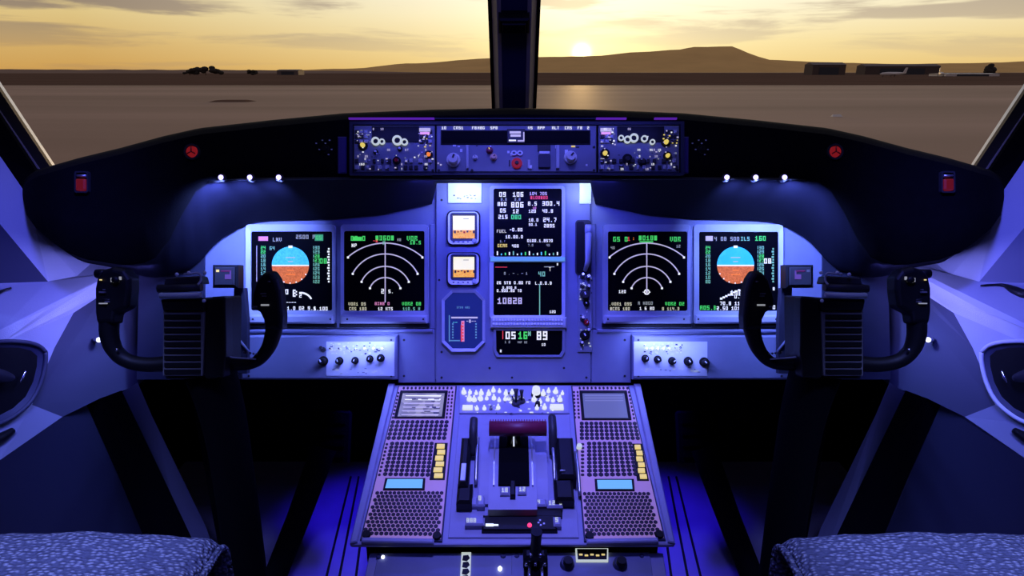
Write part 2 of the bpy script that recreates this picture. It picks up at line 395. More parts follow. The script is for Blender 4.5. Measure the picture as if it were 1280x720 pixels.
tree(278, 820, 12, 8, 'small dark tree left of the broad clump', 2)
tree(348, 850, 12, 8, 'small dark tree right of the broad clump', 3)
tree(1176, 900, 6, 16, 'upright dark tree behind the pale shed', 4)
tree(1248, 950, 12, 14, 'dark round tree near the right window post', 5)
def aircraft(px, d, ln, ang, label):
    f = W(ground_at(px, d)); r = thing('parked_aircraft', label, 'aircraft', f); r.rotation_euler.z = ang
    b = mb(pale); b.tube([(-ln / 2, 0, 2.2), (-ln * .42, 0, 2.3), (-ln * .2, 0, 2.4), (ln * .15, 0, 2.4), (ln * .5, 0, 3.0)], [.3, 1.0, 1.3, 1.3, .3], 12); b.build('fuselage', r)
    b = mb(pale); b.add([(-2, -1, 2), (2, -1, 2), (4, -12, 2.6), (2.4, -12, 2.6), (-2, 1, 2), (2, 1, 2), (4, 12, 2.6), (2.4, 12, 2.6)], [[0, 1, 2, 3], [4, 7, 6, 5]]); b.build('wing', r)
    b = mb(pale); b.prism([(ln * .36, 2.6), (ln * .5, 2.8), (ln * .54, 7), (ln * .46, 7)], -.15, .15); o = b.build('tail_fin', r); o.rotation_euler.x = PI / 2
    b = mb(dark)
    for x, y in ((-ln * .38, 0), (0, -2), (0, 2)): b.tube([(x, y, 0), (x, y, 1.8)], .2, 8)
    b.build('landing_gear', r)
aircraft(1068, 520, 22, .15, 'small pale aircraft parked before the long dark hangar')
aircraft(1122, 540, 15, 1.2, 'pale tail of an aircraft seen nearly end-on beside the low shed')
b = mb(pale); b.add([(-.45, 0, 0), (.45, 0, 0), (.35, .2, .2), (-.35, .2, .2), (.4, .5, 0), (-.4, .5, 0)], [[0, 1, 2, 3], [3, 2, 4, 5], [0, 3, 5], [1, 4, 2]])
p = PZ(1047, 146, GZ); tag(b.build('taxiway_marker', frame=W(p)), 'small white wedge marker lying on the tarmac', 'marker')
b = mb(scrub); b.add([(x * 2.6, y * 1.6, z) for x, y, z in [(-1, -1, 0), (1, -1, 0), (1, 1, 0), (-1, 1, 0), (-.7, -.6, .2), (.7, -.6, .2), (.6, .6, .2), (-.6, .6, .2)]], [[0, 1, 5, 4], [1, 2, 6, 5], [2, 3, 7, 6], [3, 0, 4, 7], [4, 5, 6, 7]])
tag(b.build('earth_mound', frame=W(PZ(291, 127, GZ))), 'low dark mound on the left of the apron', 'mound')

# ------------------------------------------------------------------ cabin shell
b = mb(floorm)
b.box(-1.15, 1.15, -.8, 1.95, -.04, 0); tag(b.build('floor'), kind='structure')
b = mb(wallm); b.box(-1.2, 1.2, -.8, .84, 1.95, 2.0); tag(b.build('ceiling'), kind='structure')
b = mb(wallm); b.box(-1.2, 1.2, -.86, -.8, 0, 2.0); tag(b.build('wall_rear'), kind='structure')
for s in (-1, 1):
    b = mb(wallm if 0 else blackm); x0, x1 = sorted((s * 1.15, s * 1.2))
    b.box(x0, x1, -.8, 1.45, 0, 1.95); b.box(x0, x1, 1.45, 1.95, 0, .98)
    tag(b.build('wall_left' if s < 0 else 'wall_right'), kind='structure')

# centre windscreen post, leaning back with the glass
A0 = P(642.5, 150, 1.72); A1 = P(642.5, -230, 1.10)
dirv = (A1 - A0); ln = dirv.length; fwd = dirv.normalized(); right = RT; nrm = right.cross(fwd).normalized()   # faces the cabin
if nrm.y > 0: nrm = -nrm
Mx = Matrix.Identity(4); Mx.col[0][:3] = right; Mx.col[1][:3] = fwd; Mx.col[2][:3] = nrm; Mx.col[3][:3] = A0
class F2:
    def __init__(s, M): s.M = M; s.I = M.inverted(); s.o = M.translation
    loc = Frame.loc; rect = Frame.rect; quad = Frame.quad
PF = F2(Mx)
root = bpy.data.objects.new('trim_1', None); COL.objects.link(root); root.matrix_world = Mx; tag(root, kind='structure')
b = mb(blackm); b.box(-.0585, .0585, 0, ln, -.03, 0); b.build('post_edge', root)
for s in (-1, 1):
    b = mb(postg); x = sorted((s * .029, s * .050))
    xo, xi = s * .050, s * .029; b.add([(xo, 0, 0), (s * .038, 0, .024), (xi, 0, .027), (xo, ln, 0), (s * .038, ln, .024), (xi, ln, .027), (xi, 0, 0), (xi, ln, 0)], [[0, 1, 4, 3], [1, 2, 5, 4], [2, 6, 7, 5], [0, 3, 7, 6], [0, 6, 2, 1], [3, 4, 5, 7]]); b.build('post_seal', root)
b = mb(pm('post_navy', (.07, .075, .15), .5)); b.prism([(-.029, 0), (.029, 0), (.032, ln), (-.032, ln)], 0, .02, .002); b.build('post_cover', root)
y0 = PF.loc(640, 32, .02)[1]; y1 = PF.loc(640, 13, .02)[1]
cr = Matrix.Translation((0, 0, 0)); f_ = F2(Mx @ Matrix.Translation((0, y0, .02)))
b = mb(black); b.box(-.034, .034, 0, y1 - y0, 0, .03, .004); b.box(-.026, .026, (y1 - y0) * .2, (y1 - y0) * .8, .03, .036, .002)
tag(b.build('black_mount', frame=f_), 'small black box fixed across the centre windscreen post', 'box')

# outer windscreen posts
for s, k in ((-1, 1), (1, 2)):
    root = bpy.data.objects.new('window_%d' % k, None); COL.objects.link(root); tag(root, kind='structure')
    mir = (lambda x: x) if s < 0 else (lambda x: 1282 - x)
    def strip(e0, e1, d0, d1, mat, name, th=.012):
        b = mb(mat); q = []
        for (px, py), d in ((e0[0], d0), (e0[1], d1), (e1[1], d1), (e1[0], d0)): q.append(P(mir(px), py, d))
        back = FW * th
        b.add(q + [v + back for v in q], [[0, 1, 2, 3], [7, 6, 5, 4], [0, 4, 5, 1], [1, 5, 6, 2], [2, 6, 7, 3], [3, 7, 4, 0]]); b.build(name, root)
    strip(((68, 211), (-150, -120)), ((64.5, 211), (-155, -120)), 1.50, 1.28, alu, 'window_trim')
    strip(((65, 212), (-155, -120)), ((47, 214), (-181, -120)), 1.49, 1.27, olive, 'window_frame')
    strip(((49, 211), (-178, -120)), ((46, 211), (-183, -120)), 1.485, 1.265, postg, 'window_seal')
    strip(((50, 222), (-180, -125)), ((-10, 320), (-420, -60)), 1.46, 1.25, blackm, 'window_surround')
S.view_settings.view_transform = 'Standard'; S.view_settings.look = 'None'
S.cycles.use_denoising = True
S.cycles.max_bounces = 6; S.cycles.sample_clamp_indirect = 3

# ------------------------------------------------------------------ glareshield
def interp(pts, x):
    if x <= pts[0][0]: return pts[0][1]
    for (a, va), (c, vc) in zip(pts, pts[1:]):
        if x <= c:
            t = (x - a) / (c - a); return va + (vc - va) * t
    return pts[-1][1]
DG, DP = 1.25, 1.45                                            # distance of the hood's face and of the instrument panel
TOPY = [(26, 232), (32, 222), (45, 213), (65, 207), (100, 197), (150, 185), (205, 170), (250, 160), (340, 150), (430, 141.5), (540, 137), (642, 135)]
FRONT = [(26, 236), (33, 268), (45, 285), (62, 300), (85, 316), (110, 325), (150, 331), (175, 331), (195, 322), (212, 300), (228, 268), (245, 240), (262, 228), (300, 224), (430, 223), (642, 224)]
LOW = [(26, 238), (33, 270), (45, 288), (62, 304), (85, 320), (110, 329), (150, 336), (175, 345), (195, 347), (212, 345), (235, 338), (250, 327), (262, 313), (275, 299), (300, 284), (320, 277), (340, 275), (420, 273), (480, 268), (530, 262), (540, 255), (546, 229), (642, 229)]  # carried lower so the brow stands in for the hood's shadow
root = thing('glareshield', 'wide matt black glareshield hood across the cockpit under the windscreen', 'glareshield', W(P(642, 180, DG)))
inv = root.matrix_world.inverted()
xs = sorted(set([26, 29, 33, 38, 45, 54, 65, 75, 85, 97, 110, 130, 150, 165, 180, 195, 205, 212, 220, 228, 236, 245, 254, 262, 270, 280, 300, 320, 340, 380, 420, 430, 480, 540, 546, 600, 642]))
xs = xs + [1284 - x for x in xs[::-1][1:]]
cols = []
for x in xs:
    q = x if x <= 642 else 1284 - x
    t, f, l = interp(TOPY, q), interp(FRONT, q), interp(LOW, q)
    e = max(0.0, min(1.0, (q - 26) / 60))                       # the ends round away
    dd = DG + .12 * (1 - math.sqrt(max(0, 1 - (1 - e) ** 2)))
    h = f - t
    r0 = ray(x, t + 22); v0 = EYE + r0 * (1.92 / r0.y); 
    cols.append([v0, P(x, t + 7, DP + .1), P(x, t, dd + .06), P(x, t + min(2.5, h * .2), dd + .02), P(x, t + min(8, h * .35), dd), P(x, t + h * .62, dd),
                 P(x, f - min(2.5, h * .1), dd), P(x, f, dd + .006), P(x, max(f + .6, l - 6), DP - .03), P(x, l, DP - .010)])
for c in cols:
    for v in c: v.x = max(-1.125, min(1.125, v.x))
def skin(name, mat, k0, k1, smooth=True):
    b = mb(mat); n = k1 - k0 + 1; vs = []; fs = []
    for c in cols: vs += [inv @ v for v in c[k0:k1 + 1]]
    for i in range(len(cols) - 1):
        for k in range(n - 1): fs.append([i * n + k, i * n + k + 1, (i + 1) * n + k + 1, (i + 1) * n + k])
    b.add(vs, fs, smooth); return b.build(name, root)
skin('top_cover', hoodm, 0, 4); skin('front_face', hoodm, 4, 7); skin('lower_brow', browm, 7, 9)
b = mb(dark)                                                   # piping along the lip
b.tube([inv @ P(x, interp(FRONT, x if x <= 642 else 1284 - x), DG - .001) for x in range(262, 1030, 24)], .0022, 8); b.build('lip_piping', root)

b = mb(blackm); vs = []
for c in cols: v = c[0]; vs += [(v.x * 1.025, 1.94, 0), (v.x * 1.025, 1.94, v.z - .01)]
b.add(vs, [[i * 2, i * 2 + 2, i * 2 + 3, i * 2 + 1] for i in range(len(cols) - 1)]); tag(b.build('wall_front'), kind='structure')
# LED lamps beneath the lip
def led(px, py, label):
    f = facing(px, py, DG - .004)
    r = thing('led_lamp', label, 'lamp', f, 'bright lamps under the glareshield lip')
    b = mb(dark); b.cyl(0, 0, .0085, -.008, .003, .007, 16); b.build('lamp_housing', r)
    b = mb(E_LAMP); b.ball((0, 0, .003), .0048, 14, 8, (1.0, 1, .7)); b.build('lamp_bulb', r)
    l = bpy.data.lights.new('led_light', 'SPOT'); o = bpy.data.objects.new('led_light', l); COL.objects.link(o)
    l.energy = 6.5; l.color = (.17, .25, 1); l.spot_size = 1.7; l.spot_blend = .8; l.shadow_soft_size = .008
    o.location = P(px, py + 6, DG - .012); d = P(px + (-44 if px < 640 else 44), py + 118, DP) - o.location
    o.rotation_euler = d.to_track_quat('-Z', 'Y').to_euler(); return r
for i, (x, n) in enumerate(((277, 'outermost'), (313, 'middle'), (349, 'innermost'))):
    led(x, 222, n + ' of the three glowing lamps under the left half of the black hood')
for i, (x, n) in enumerate(((908, 'innermost'), (944, 'middle'), (980, 'outermost'))):
    led(x, 222, n + ' of the three glowing lamps under the right half of the black hood')

def push(px, py, side):
    f = facing(px, py, DG)
    r = thing('warning_button', 'round red warning button on the %s end of the black hood' % side, 'button', f)
    b = mb(dark); b.ring([(.0155 * math.cos(a * PI / 12), .0155 * math.sin(a * PI / 12)) for a in range(24)], [(.012 * math.cos(a * PI / 12), .012 * math.sin(a * PI / 12)) for a in range(24)], -.004, .005); b.build('bezel', r)
    b = mb(E_RED2); b.cyl(0, 0, .0118, -.004, .006, .010, 22); b.build('button_cap', r)
    b = mb(redm)
    for k in range(3): a = PI / 2 + k * 2 * PI / 3; b.tube([(0, 0, .0068), (.009 * math.cos(a), .009 * math.sin(a), .0068)], .0013, 6)
    b.build('cross_mark', r)
E_RED2 = em('lit_red_cap', (.28, .010, .015), .65)
push(241, 190, 'left'); push(1043, 190, 'right')
def guard(px, py, side):
    f = facing(px, py, DG - .002)
    r = thing('guarded_switch', 'small red guarded switch in a pale frame at the %s tip of the hood' % side, 'switch', f)
    o_ = rr(-.0135, .0135, -.021, .021, .004); i_ = rr(-.0105, .0105, -.018, .018, .003)
    b = mb(dark); b.ring(o_, i_, -.004, .006); b.build('frame', r)
    b = mb(em('lit_red_guard', (.2, .008, .015), .5)); b.prism(rr(-.0095, .0095, -.017, .006, .003), -.002, .010, .003); b.build('guard_cover', r)
    b = mb(alu); b.tube([(-.009, .012, .004), (.009, .012, .004)], .0028, 8); b.build('hinge', r)
guard(104, 228, 'left'); guard(1183, 228, 'right')
def mini(px, py, side):
    f = facing(px, py, DG - .001); r = thing('small_selector', 'tiny selector with white index marks on the dark hood, %s of the flight control panel' % side, 'selector', f)
    b = mb(black); b.cyl(0, 0, .009, 0, .004, .008); b.cyl(0, 0, .005, .004, .011, .004); b.build('knob', r)
    b = mb(white)
    for dx, dy in ((-.012, 0), (.0, .012), (.012, 0), (.006, -.01), (-.018, .012), (-.006, .018), (.008, .018)): b.box(dx - .0014, dx + .0014, dy - .001, dy + .001, 0, .0018)
    b.build('index_marks', r)
mini(407, 187, 'left'); mini(877, 187, 'right')

# ------------------------------------------------------------------ knobs and keys shared by the panels
PSC = DP / FPX
def knob(r, f, px, py, rpx, mat, cap=None, name='knob', z0=0, h=1.5, ptr=True, sc=None):
    x, y = f.loc(px, py, z0); sc = sc or (f.loc(px + 1, py)[0] - f.loc(px, py)[0]); R_ = rpx * sc
    b = mb(mat); b.cyl(x, y, R_, z0, z0 + R_ * .5, R_ * .92, 16); b.cyl(x, y, R_ * .72, z0 + R_ * .5, z0 + R_ * h, R_ * .62, 14)
    o = b.build(name, r)
    if ptr:
        b = mb(cap or white); a = random.uniform(.6, 2.5); c_, s_ = math.cos(a), math.sin(a); u = R_ * .55; v = R_ * .13; z = z0 + R_ * h + .0004
        b.quad([(x + v * s_, y - v * c_), (x + u * c_ + v * s_, y + u * s_ - v * c_), (x + u * c_ - v * s_, y + u * s_ + v * c_), (x - v * s_, y + v * c_)], z); b.build('pointer', o)
    return o
def toggle(r, f, px, py, hpx, mat=chrome, z0=0, base=dark, ang=.5):
    x, y = f.loc(px, py, z0); sc = f.loc(px + 1, py)[0] - f.loc(px, py)[0]; h = hpx * sc
    b = mb(base); b.cyl(x, y, h * .35, z0, z0 + h * .2, h * .3, 10)
    b.m(mat).tube([(x, y, z0 + h * .1), (x, y + h * .5 * math.sin(ang), z0 + h * .75), (x, y + h * .75 * math.sin(ang), z0 + h * 1.05)], [h * .1, h * .13, h * .2], 8)
    return b.build('toggle_switch', r)
def key(r, f, x0, y0, x1, y1, mat, z0=0, h=.004, name='push_button'):
    a = f.rect(x0, y0, x1, y1, z0); b = mb(mat); b.box(a[0], a[1], a[2], a[3], z0, z0 + h, min(.001, h * .3)); return b.build(name, r)
def legends(r, f, spots, name='lettering', z=.0008, mat=None):
    b = MB()
    for px, py, wd, h, m in spots: bar(b, f, px, py, px + wd, py + h, m, z)
    return merge(b, plate_of(r))
def scatter(x0, y0, x1, y1, n, mats, wmin=1, wmax=3.2, hmin=.8, hmax=1.8, rs=random):
    return [(rs.uniform(x0, x1), rs.uniform(y0, y1), rs.uniform(wmin, wmax), rs.uniform(hmin, hmax), rs.choice(mats)) for _ in range(n)]
def screws(r, f, pts, z=0, rad=.0028):
    for px, py in pts:
        x, y = f.loc(px, py, z); b = mb(dark); b.cyl(x, y, rad, z, z + .0014, rad * .85, 10); b.m(blackm).box(x - rad * .7, x + rad * .7, y - .0003, y + .0003, z + .0014, z + .0016); b.build('screw', r)

# ------------------------------------------------------------------ flight control panel let into the hood
DF = DG - .016
ff = facing(642, 187, DF)
r = thing('flight_control_panel', 'central flight control panel in the hood with a black readout strip and round knobs', 'control panel', ff)
a = ff.rect(545.5, 156.8, 745.5, 215.2); b = mb(panelB); b.box(*a[:2], *a[2:], -.013, 0, .002); b.build('face_plate', r)
a = ff.rect(551, 163, 738, 181); b = mb(black); b.box(*a[:2], *a[2:], 0, .002, .0008); b.m(glass).quad([(a[0] + .002, a[2] + .002), (a[1] - .002, a[2] + .002), (a[1] - .002, a[3] - .002), (a[0] + .002, a[3] - .002)], .0022); b.build('readout_window', r)
b = MB()
for x, s in ((552, '1O'), (567, 'CRS1'), (590, 'FD'), (597, 'HDG'), (613, 'SPD'), (660, 'VS'), (672, 'APP'), (690, 'ALT'), (706, 'CRS'), (722, 'FD'), (734, '2')):
    text(b, ff, s, x, 158, 3.6, E_W, .0016, .8)
merge(b, plate_of(r))
b = mb(dark); a = ff.rect(634, 161.5, 656, 179.5, .002); b.box(*a[:2], *a[2:], .002, .005, .001); o = b.build('mode_display', r)
b = MB(); bar(b, ff, 637, 164, 651, 167, E_L, .0056); bar(b, ff, 638, 168, 651, 171, E_L, .0056); bar(b, ff, 636, 174.5, 645, 176.5, E_W, .0056); bar(b, ff, 647, 175, 654, 177, E_L, .0056); bar(b, ff, 654, 165, 655.5, 177, E_L, .0056); b.build('readout', o)
knobw = pm('pale_knurled_knob', (.8, .82, .85), .4, nz=.5, scale=900)
lw = em('backlit_legend', (.62, .7, .66), .75)
knob(r, ff, 567, 200, 9, knobw, dark); knob(r, ff, 713, 197, 8.5, knobw, dark)
for x0, x1 in ((583, 586), (695, 699)): key(r, ff, x0, 182, x1, 211, panelL, 0, .006, 'divider_bar')
knob(r, ff, 612, 188, 4.5, maroon, E_Y); knob(r, ff, 617, 196.5, 4.6, pm('peach_knob', (.8, .5, .38), .4), dark)
knob(r, ff, 594, 197, 3.4, knobw, dark)
x, y = ff.loc(646, 204); b = mb(E_RED2); b.cyl(x, y, .0105, 0, .006, .009, 18); b.m(dark); b.cyl(x, y, .004, .006, .010, .003, 10); b.build('red_knob', r)
b = mb(white)
for dx in (-4, 3.4):
    x, y = ff.loc(646.5 + dx, 191.5); n = 18
    b.ring([(x + .0058 * math.cos(i * 2 * PI / n), y + .0048 * math.sin(i * 2 * PI / n)) for i in range(n)], [(x + .003 * math.cos(i * 2 * PI / n), y + .0022 * math.sin(i * 2 * PI / n)) for i in range(n)], 0, .003)
b.build('twin_ring_selector', r)
key(r, ff, 672, 181.5, 688, 189, dark); key(r, ff, 674, 189, 687, 193, white, 0, .003); key(r, ff, 673, 194, 688, 210, navy, 0, .005)
key(r, ff, 659.5, 200, 662.5, 211, panelL); key(r, ff, 661, 207, 665, 211.5, white)
legends(r, ff, [(566, 181, 4, 2.2, white), (572, 182, 3, 2, white), (575, 186, 3, 4, white), (582.5, 181.5, 3, 3, white), (612, 182, 2, 2, white), (634, 188.5, 3, 3, white), (638, 191, 3, 4, white),
               (636, 200, 1.6, 8, dark), (694, 181.5, 4, 4, white), (706, 187, 4, 5, white), (714, 182, 5, 2, E_Y), (720, 183, 4, 2, dark), (732, 205, 2.5, 2.5, white), (595, 181.5, 2, 1.4, dark), (547, 203, 1.5, 2, E_L), (550, 205, 2, 2, E_L)])
screws(r, ff, [(548.5, 213), (742.5, 213), (590, 213), (742.5, 184)])
def radio(x0, x1, side, seed):
    rs = random.Random(seed); cx = (x0 + x1) / 2; f = facing(cx, 187, DF)
    r = thing('audio_control_panel', 'crowded audio panel of tiny lit knobs, %s of the flight control panel' % side, 'control panel', f)
    a = f.rect(x0 + .8, 156.8, x1 - .6, 215.2); b = mb(panelB); b.box(*a[:2], *a[2:], -.013, 0, .002); b.build('face_plate', r)
    a = f.rect(x0 + 24, 158, x1 - 20, 178); b = mb(black); b.box(*a[:2], *a[2:], 0, .0015); b.build('readout_window', r)
    mirror = (lambda q: q) if side == 'left' else (lambda q: q)
    n = 20
    rings = [(470, 177, 5.2), (478, 177.5, 3.6), (497, 176, 6.2), (506, 178, 4.2)] if side == 'left' else [(776, 173, 3.6), (784, 175, 4.6), (792, 173, 5.6), (805, 174, 4.2), (815, 178, 3.4)]
    for px, py, rad in rings:
        x, y = f.loc(px, py); R_ = rad * DF / FPX
        b = mb(lw); b.ring([(x + R_ * math.cos(i * 2 * PI / n), y + R_ * math.sin(i * 2 * PI / n)) for i in range(n)], [(x + R_ * .6 * math.cos(i * 2 * PI / n), y + R_ * .6 * math.sin(i * 2 * PI / n)) for i in range(n)], 0, .006); b.m(black).cyl(x, y, R_ * .55, 0, .004); b.build('ring_knob', r)
    big = [(454, 182, 6, E_Y), (496, 201, 5, redm), (536, 193.5, 5, E_O), (500, 186, 3.2, white), (470, 190, 3, white)] if side == 'left' else [(756, 192, 6, E_Y), (784, 199, 6.5, dark), (803, 203, 5, dark), (832, 178, 6, E_Y), (834, 195, 5.4, E_Y)]
    for px, py, rad, m in big:
        x, y = f.loc(px, py); R_ = rad * DF / FPX; b = mb(black); b.cyl(x, y, R_, 0, .003); b.m(m); b.cyl(x, y, R_ * .5, .003, .010, R_ * .42, 12); b.build('knob', r)
    # rows of push buttons with lit edges
    gx = [(x0 + 3, x0 + 20), (x1 - 19, x1 - 3)]
    for (u, v) in gx:
        for yy in (163, 169, 175):
            for k in range(3):
                xx = u + (v - u) * k / 3; key(r, f, xx, yy, xx + 4.4, yy + 4.2, rs.choice([dark, dark, panelL]), 0, .004)
    for yy in (199, 207):
        xx = x0 + 3
        while xx < x1 - 6:
            wd = rs.choice([3.2, 4.2, 5.2]); key(r, f, xx, yy, xx + wd, yy + 5, rs.choice([dark, panelL, dark]), 0, .004); xx += wd + rs.choice([2.5, 4, 7])
    sp = scatter(x0 + 3, 161, x0 + 22, 186, 20, [E_L, E_W, white, E_GR], 1, 2.6) + scatter(x1 - 22, 161, x1 - 4, 186, 18, [E_L, E_W, white, E_Y], 1, 2.6) + scatter(x0 + 3, 188, x1 - 4, 212, 42, [E_W, E_L, white, E_GR, navy, navy], 1, 2.8)
    sp += [((x1 - 20) if side == 'left' else x0 + 3, 160, 14, 4.5, E_L), ((x1 - 19) if side == 'left' else x0 + 4, 165, 12, 3, em('glow_pink_' + side, (.8, .35, .8), .9))]
    b = MB()
    for px, py, wd, h, m in sp: bar(b, f, px, py, px + wd, py + h, m, .0055)
    for k in range(16): text(b, f, rs.choice(['10', '8', '05', 'T', '0']), rs.uniform(x0 + 4, x1 - 10), rs.choice([160, 170, 186, 194, 204, 210]), 2.6, rs.choice([E_W, E_L]), .0058)
    merge(b, plate_of(r)); screws(r, f, [(x0 + 3, 213), (x1 - 3, 213)])
E_O = em('glow_amber', (.9, .22, .03), 1)
radio(441, 544, 'left', 3); radio(747.5, 850, 'right', 5)
# hood trim round the three panels
f = facing(642, 187, DG - .012)
r = thing('panel_surround', 'dark frame with purple highlight strips around the three hood panels', 'frame', f)
a = f.rect(437, 152, 855, 219); i = f.rect(441, 156, 850.5, 216)
b = mb(navy); b.ring([(a[0], a[2]), (a[1], a[2]), (a[1], a[3]), (a[0], a[3])], [(i[0], i[2]), (i[1], i[2]), (i[1], i[3]), (i[0], i[3])], -.009, .002); b.build('frame', r)
for x0, x1 in ((436, 543), (745, 783), (818, 846)):
    q = f.rect(x0, 147.2, x1, 149.2); b = mb(E_PURP); b.box(*q[:2], *q[2:], -.004, .002); b.build('edge_highlight', r)  # purple highlight on the trim edge, put in as emission
q = f.rect(543, 147.4, 745, 148.8); b = mb(navy); b.box(*q[:2], *q[2:], -.004, .001); b.build('edge_trim', r)
for x0, x1 in ((421, 432), (852, 862)):
    q = f.rect(x0, 170, x1, 216); b = mb(pm('violet_trim', (.06, .04, .2), .5)); b.box(*q[:2], *q[2:], -.010, -.004, .002); b.build('side_strip', r)
q = f.rect(540, 219.4, 752, 222); b = mb(browm); b.box(*q[:2], *q[2:], -.008, .0, .001); b.build('lower_rail', r)

linerM = pm('side_lining_half_shaded', (.2, .21, .27), .6, nz=.1, scale=6); outm = pm('panel_shade_and_bracket', (.02, .021, .04), .6)  # half-shaded lining copy; outm paints shade into the panel ends
# ------------------------------------------------------------------ main instrument panel
fp = facing(642, 350, DP)
r = thing('instrument_panel', 'blue-lit grey main instrument panel carrying the cockpit displays', 'instrument panel', fp)
b = mb(panel); b.prism(fp.quad([(176, 228), (1108, 228), (1112, 474), (172, 474)]), -.02, -.001); b.build('panel_board', r)
b = mb(panel); a = fp.rect(545, 228, 738, 478); b.box(*a[:2], *a[2:], -.001, .007, .002); b.build('centre_face', r)
for x0, x1, n in ((498.5, 544, 'l'), (739, 788, 'r')):
    a = fp.rect(x0, 412, x1, 478); b = mb(panel); b.box(*a[:2], *a[2:], -.001, .0065, .0015); b.build('lower_face', r)
for x0, x1 in ((537.5, 544), (739, 745)):
    a = fp.rect(x0, 280, x1, 411); b = mb(panel); b.box(*a[:2], *a[2:], -.001, .004, .002); b.build('face_rib', r)
b = mb(panel)
for x0, x1 in ((302, 542), (745, 985)):
    a = fp.rect(x0, 411, x1, 416); b.box(*a[:2], *a[2:], -.001, .012, .003); b.build('ledge', r); b = mb(panel)
for k in (0, 1): b = mb(outm); b.prism(fp.quad([(x if not k else 1284 - x, y) for x, y in [(177, 250), (256, 250), (257, 412), (262, 474), (172, 474)]]), -.001, .004); b.build('shaded_outer_face', r)  # shade behind the yoke put into a darker end panel
screws(r, fp, [(552, 472), (552, 440), (733, 472), (640, 472), (552, 250), (733, 362), (612, 460), (705, 460), (549, 350)], .007)
screws(r, fp, [(505, 425), (505, 470), (781, 425), (781, 470)], .0065)
for x in (-.74, .74):                                          # struts down to the floor behind the panel
    q0 = P(640 + x / DP * FPX, 440, DP + .03); b = mb(blackm); b.box(x - .02, x + .02, q0.y, q0.y + .03, 0, q0.z)
    ri = r.matrix_world.inverted(); b.v = [ri @ v for v in b.v]; b.build('support_strut', r)
# lit placards at the head of the centre panel
def placard(x0, y0, x1, y1, label):
    f = fp.at((x0 + x1) / 2, (y0 + y1) / 2, .0084); r = thing('lit_placard', label, 'placard', f)
    a = f.rect(x0, y0, x1, y1); b = mb(pm('placard_white', (.72, .78, .85), .4)); b.box(*a[:2], *a[2:], 0, .002, .0006); b.build('plate', r); return r, f
q, f = placard(560, 229, 602, 254, 'wide lit white placard above the two small attitude gauges')
legends(q, f, scatter(566, 242, 594, 248, 14, [slatm, dark], 1, 3), z=.0026)
q, f = placard(724, 229, 739, 255, 'narrow lit white placard above the landing gear lever')

# ------------------------------------------------------------------ big displays
def display(x0, y0, x1, y1, s, label, lip=True, z=.0, group=None):
    f = fp.at((x0 + x1) / 2, (y0 + y1) / 2, z)
    r = thing('flight_display', label, 'display', f, group)
    o = f.rect(x0, y0, x1, y1); i = f.rect(*s)
    b = mb(panelL); b.ring(rr(*o, .008), rr(*i, .004), -.0008, .009, .006); b.build('bezel', r)
    b = mb(glass); b.prism(rr(*i, .004), -.0006, .003); sc = b.build('screen', r)
    if lip:
        o2 = f.rect(x0 + 1, s[3] + 5, x1 - 1, y1 - 1); b = mb(panelL); b.box(*o2[:2], *o2[2:], .009, .020, .004); b.build('lower_lip', r)
        b = mb(black); o3 = f.rect(x0 - 1, y1 - 1, x1 + 1, y1 + 4); b.box(*o3[:2], *o3[2:], -.0005, .014, .002); b.build('black_edging', r)  # black strip put in for the shadow below the lip
        screws(r, f, [(x0 + 7, y1 - 6), (x1 - 7, y1 - 6)], .020, .0022)
    return r, f, sc
ZS = .0034
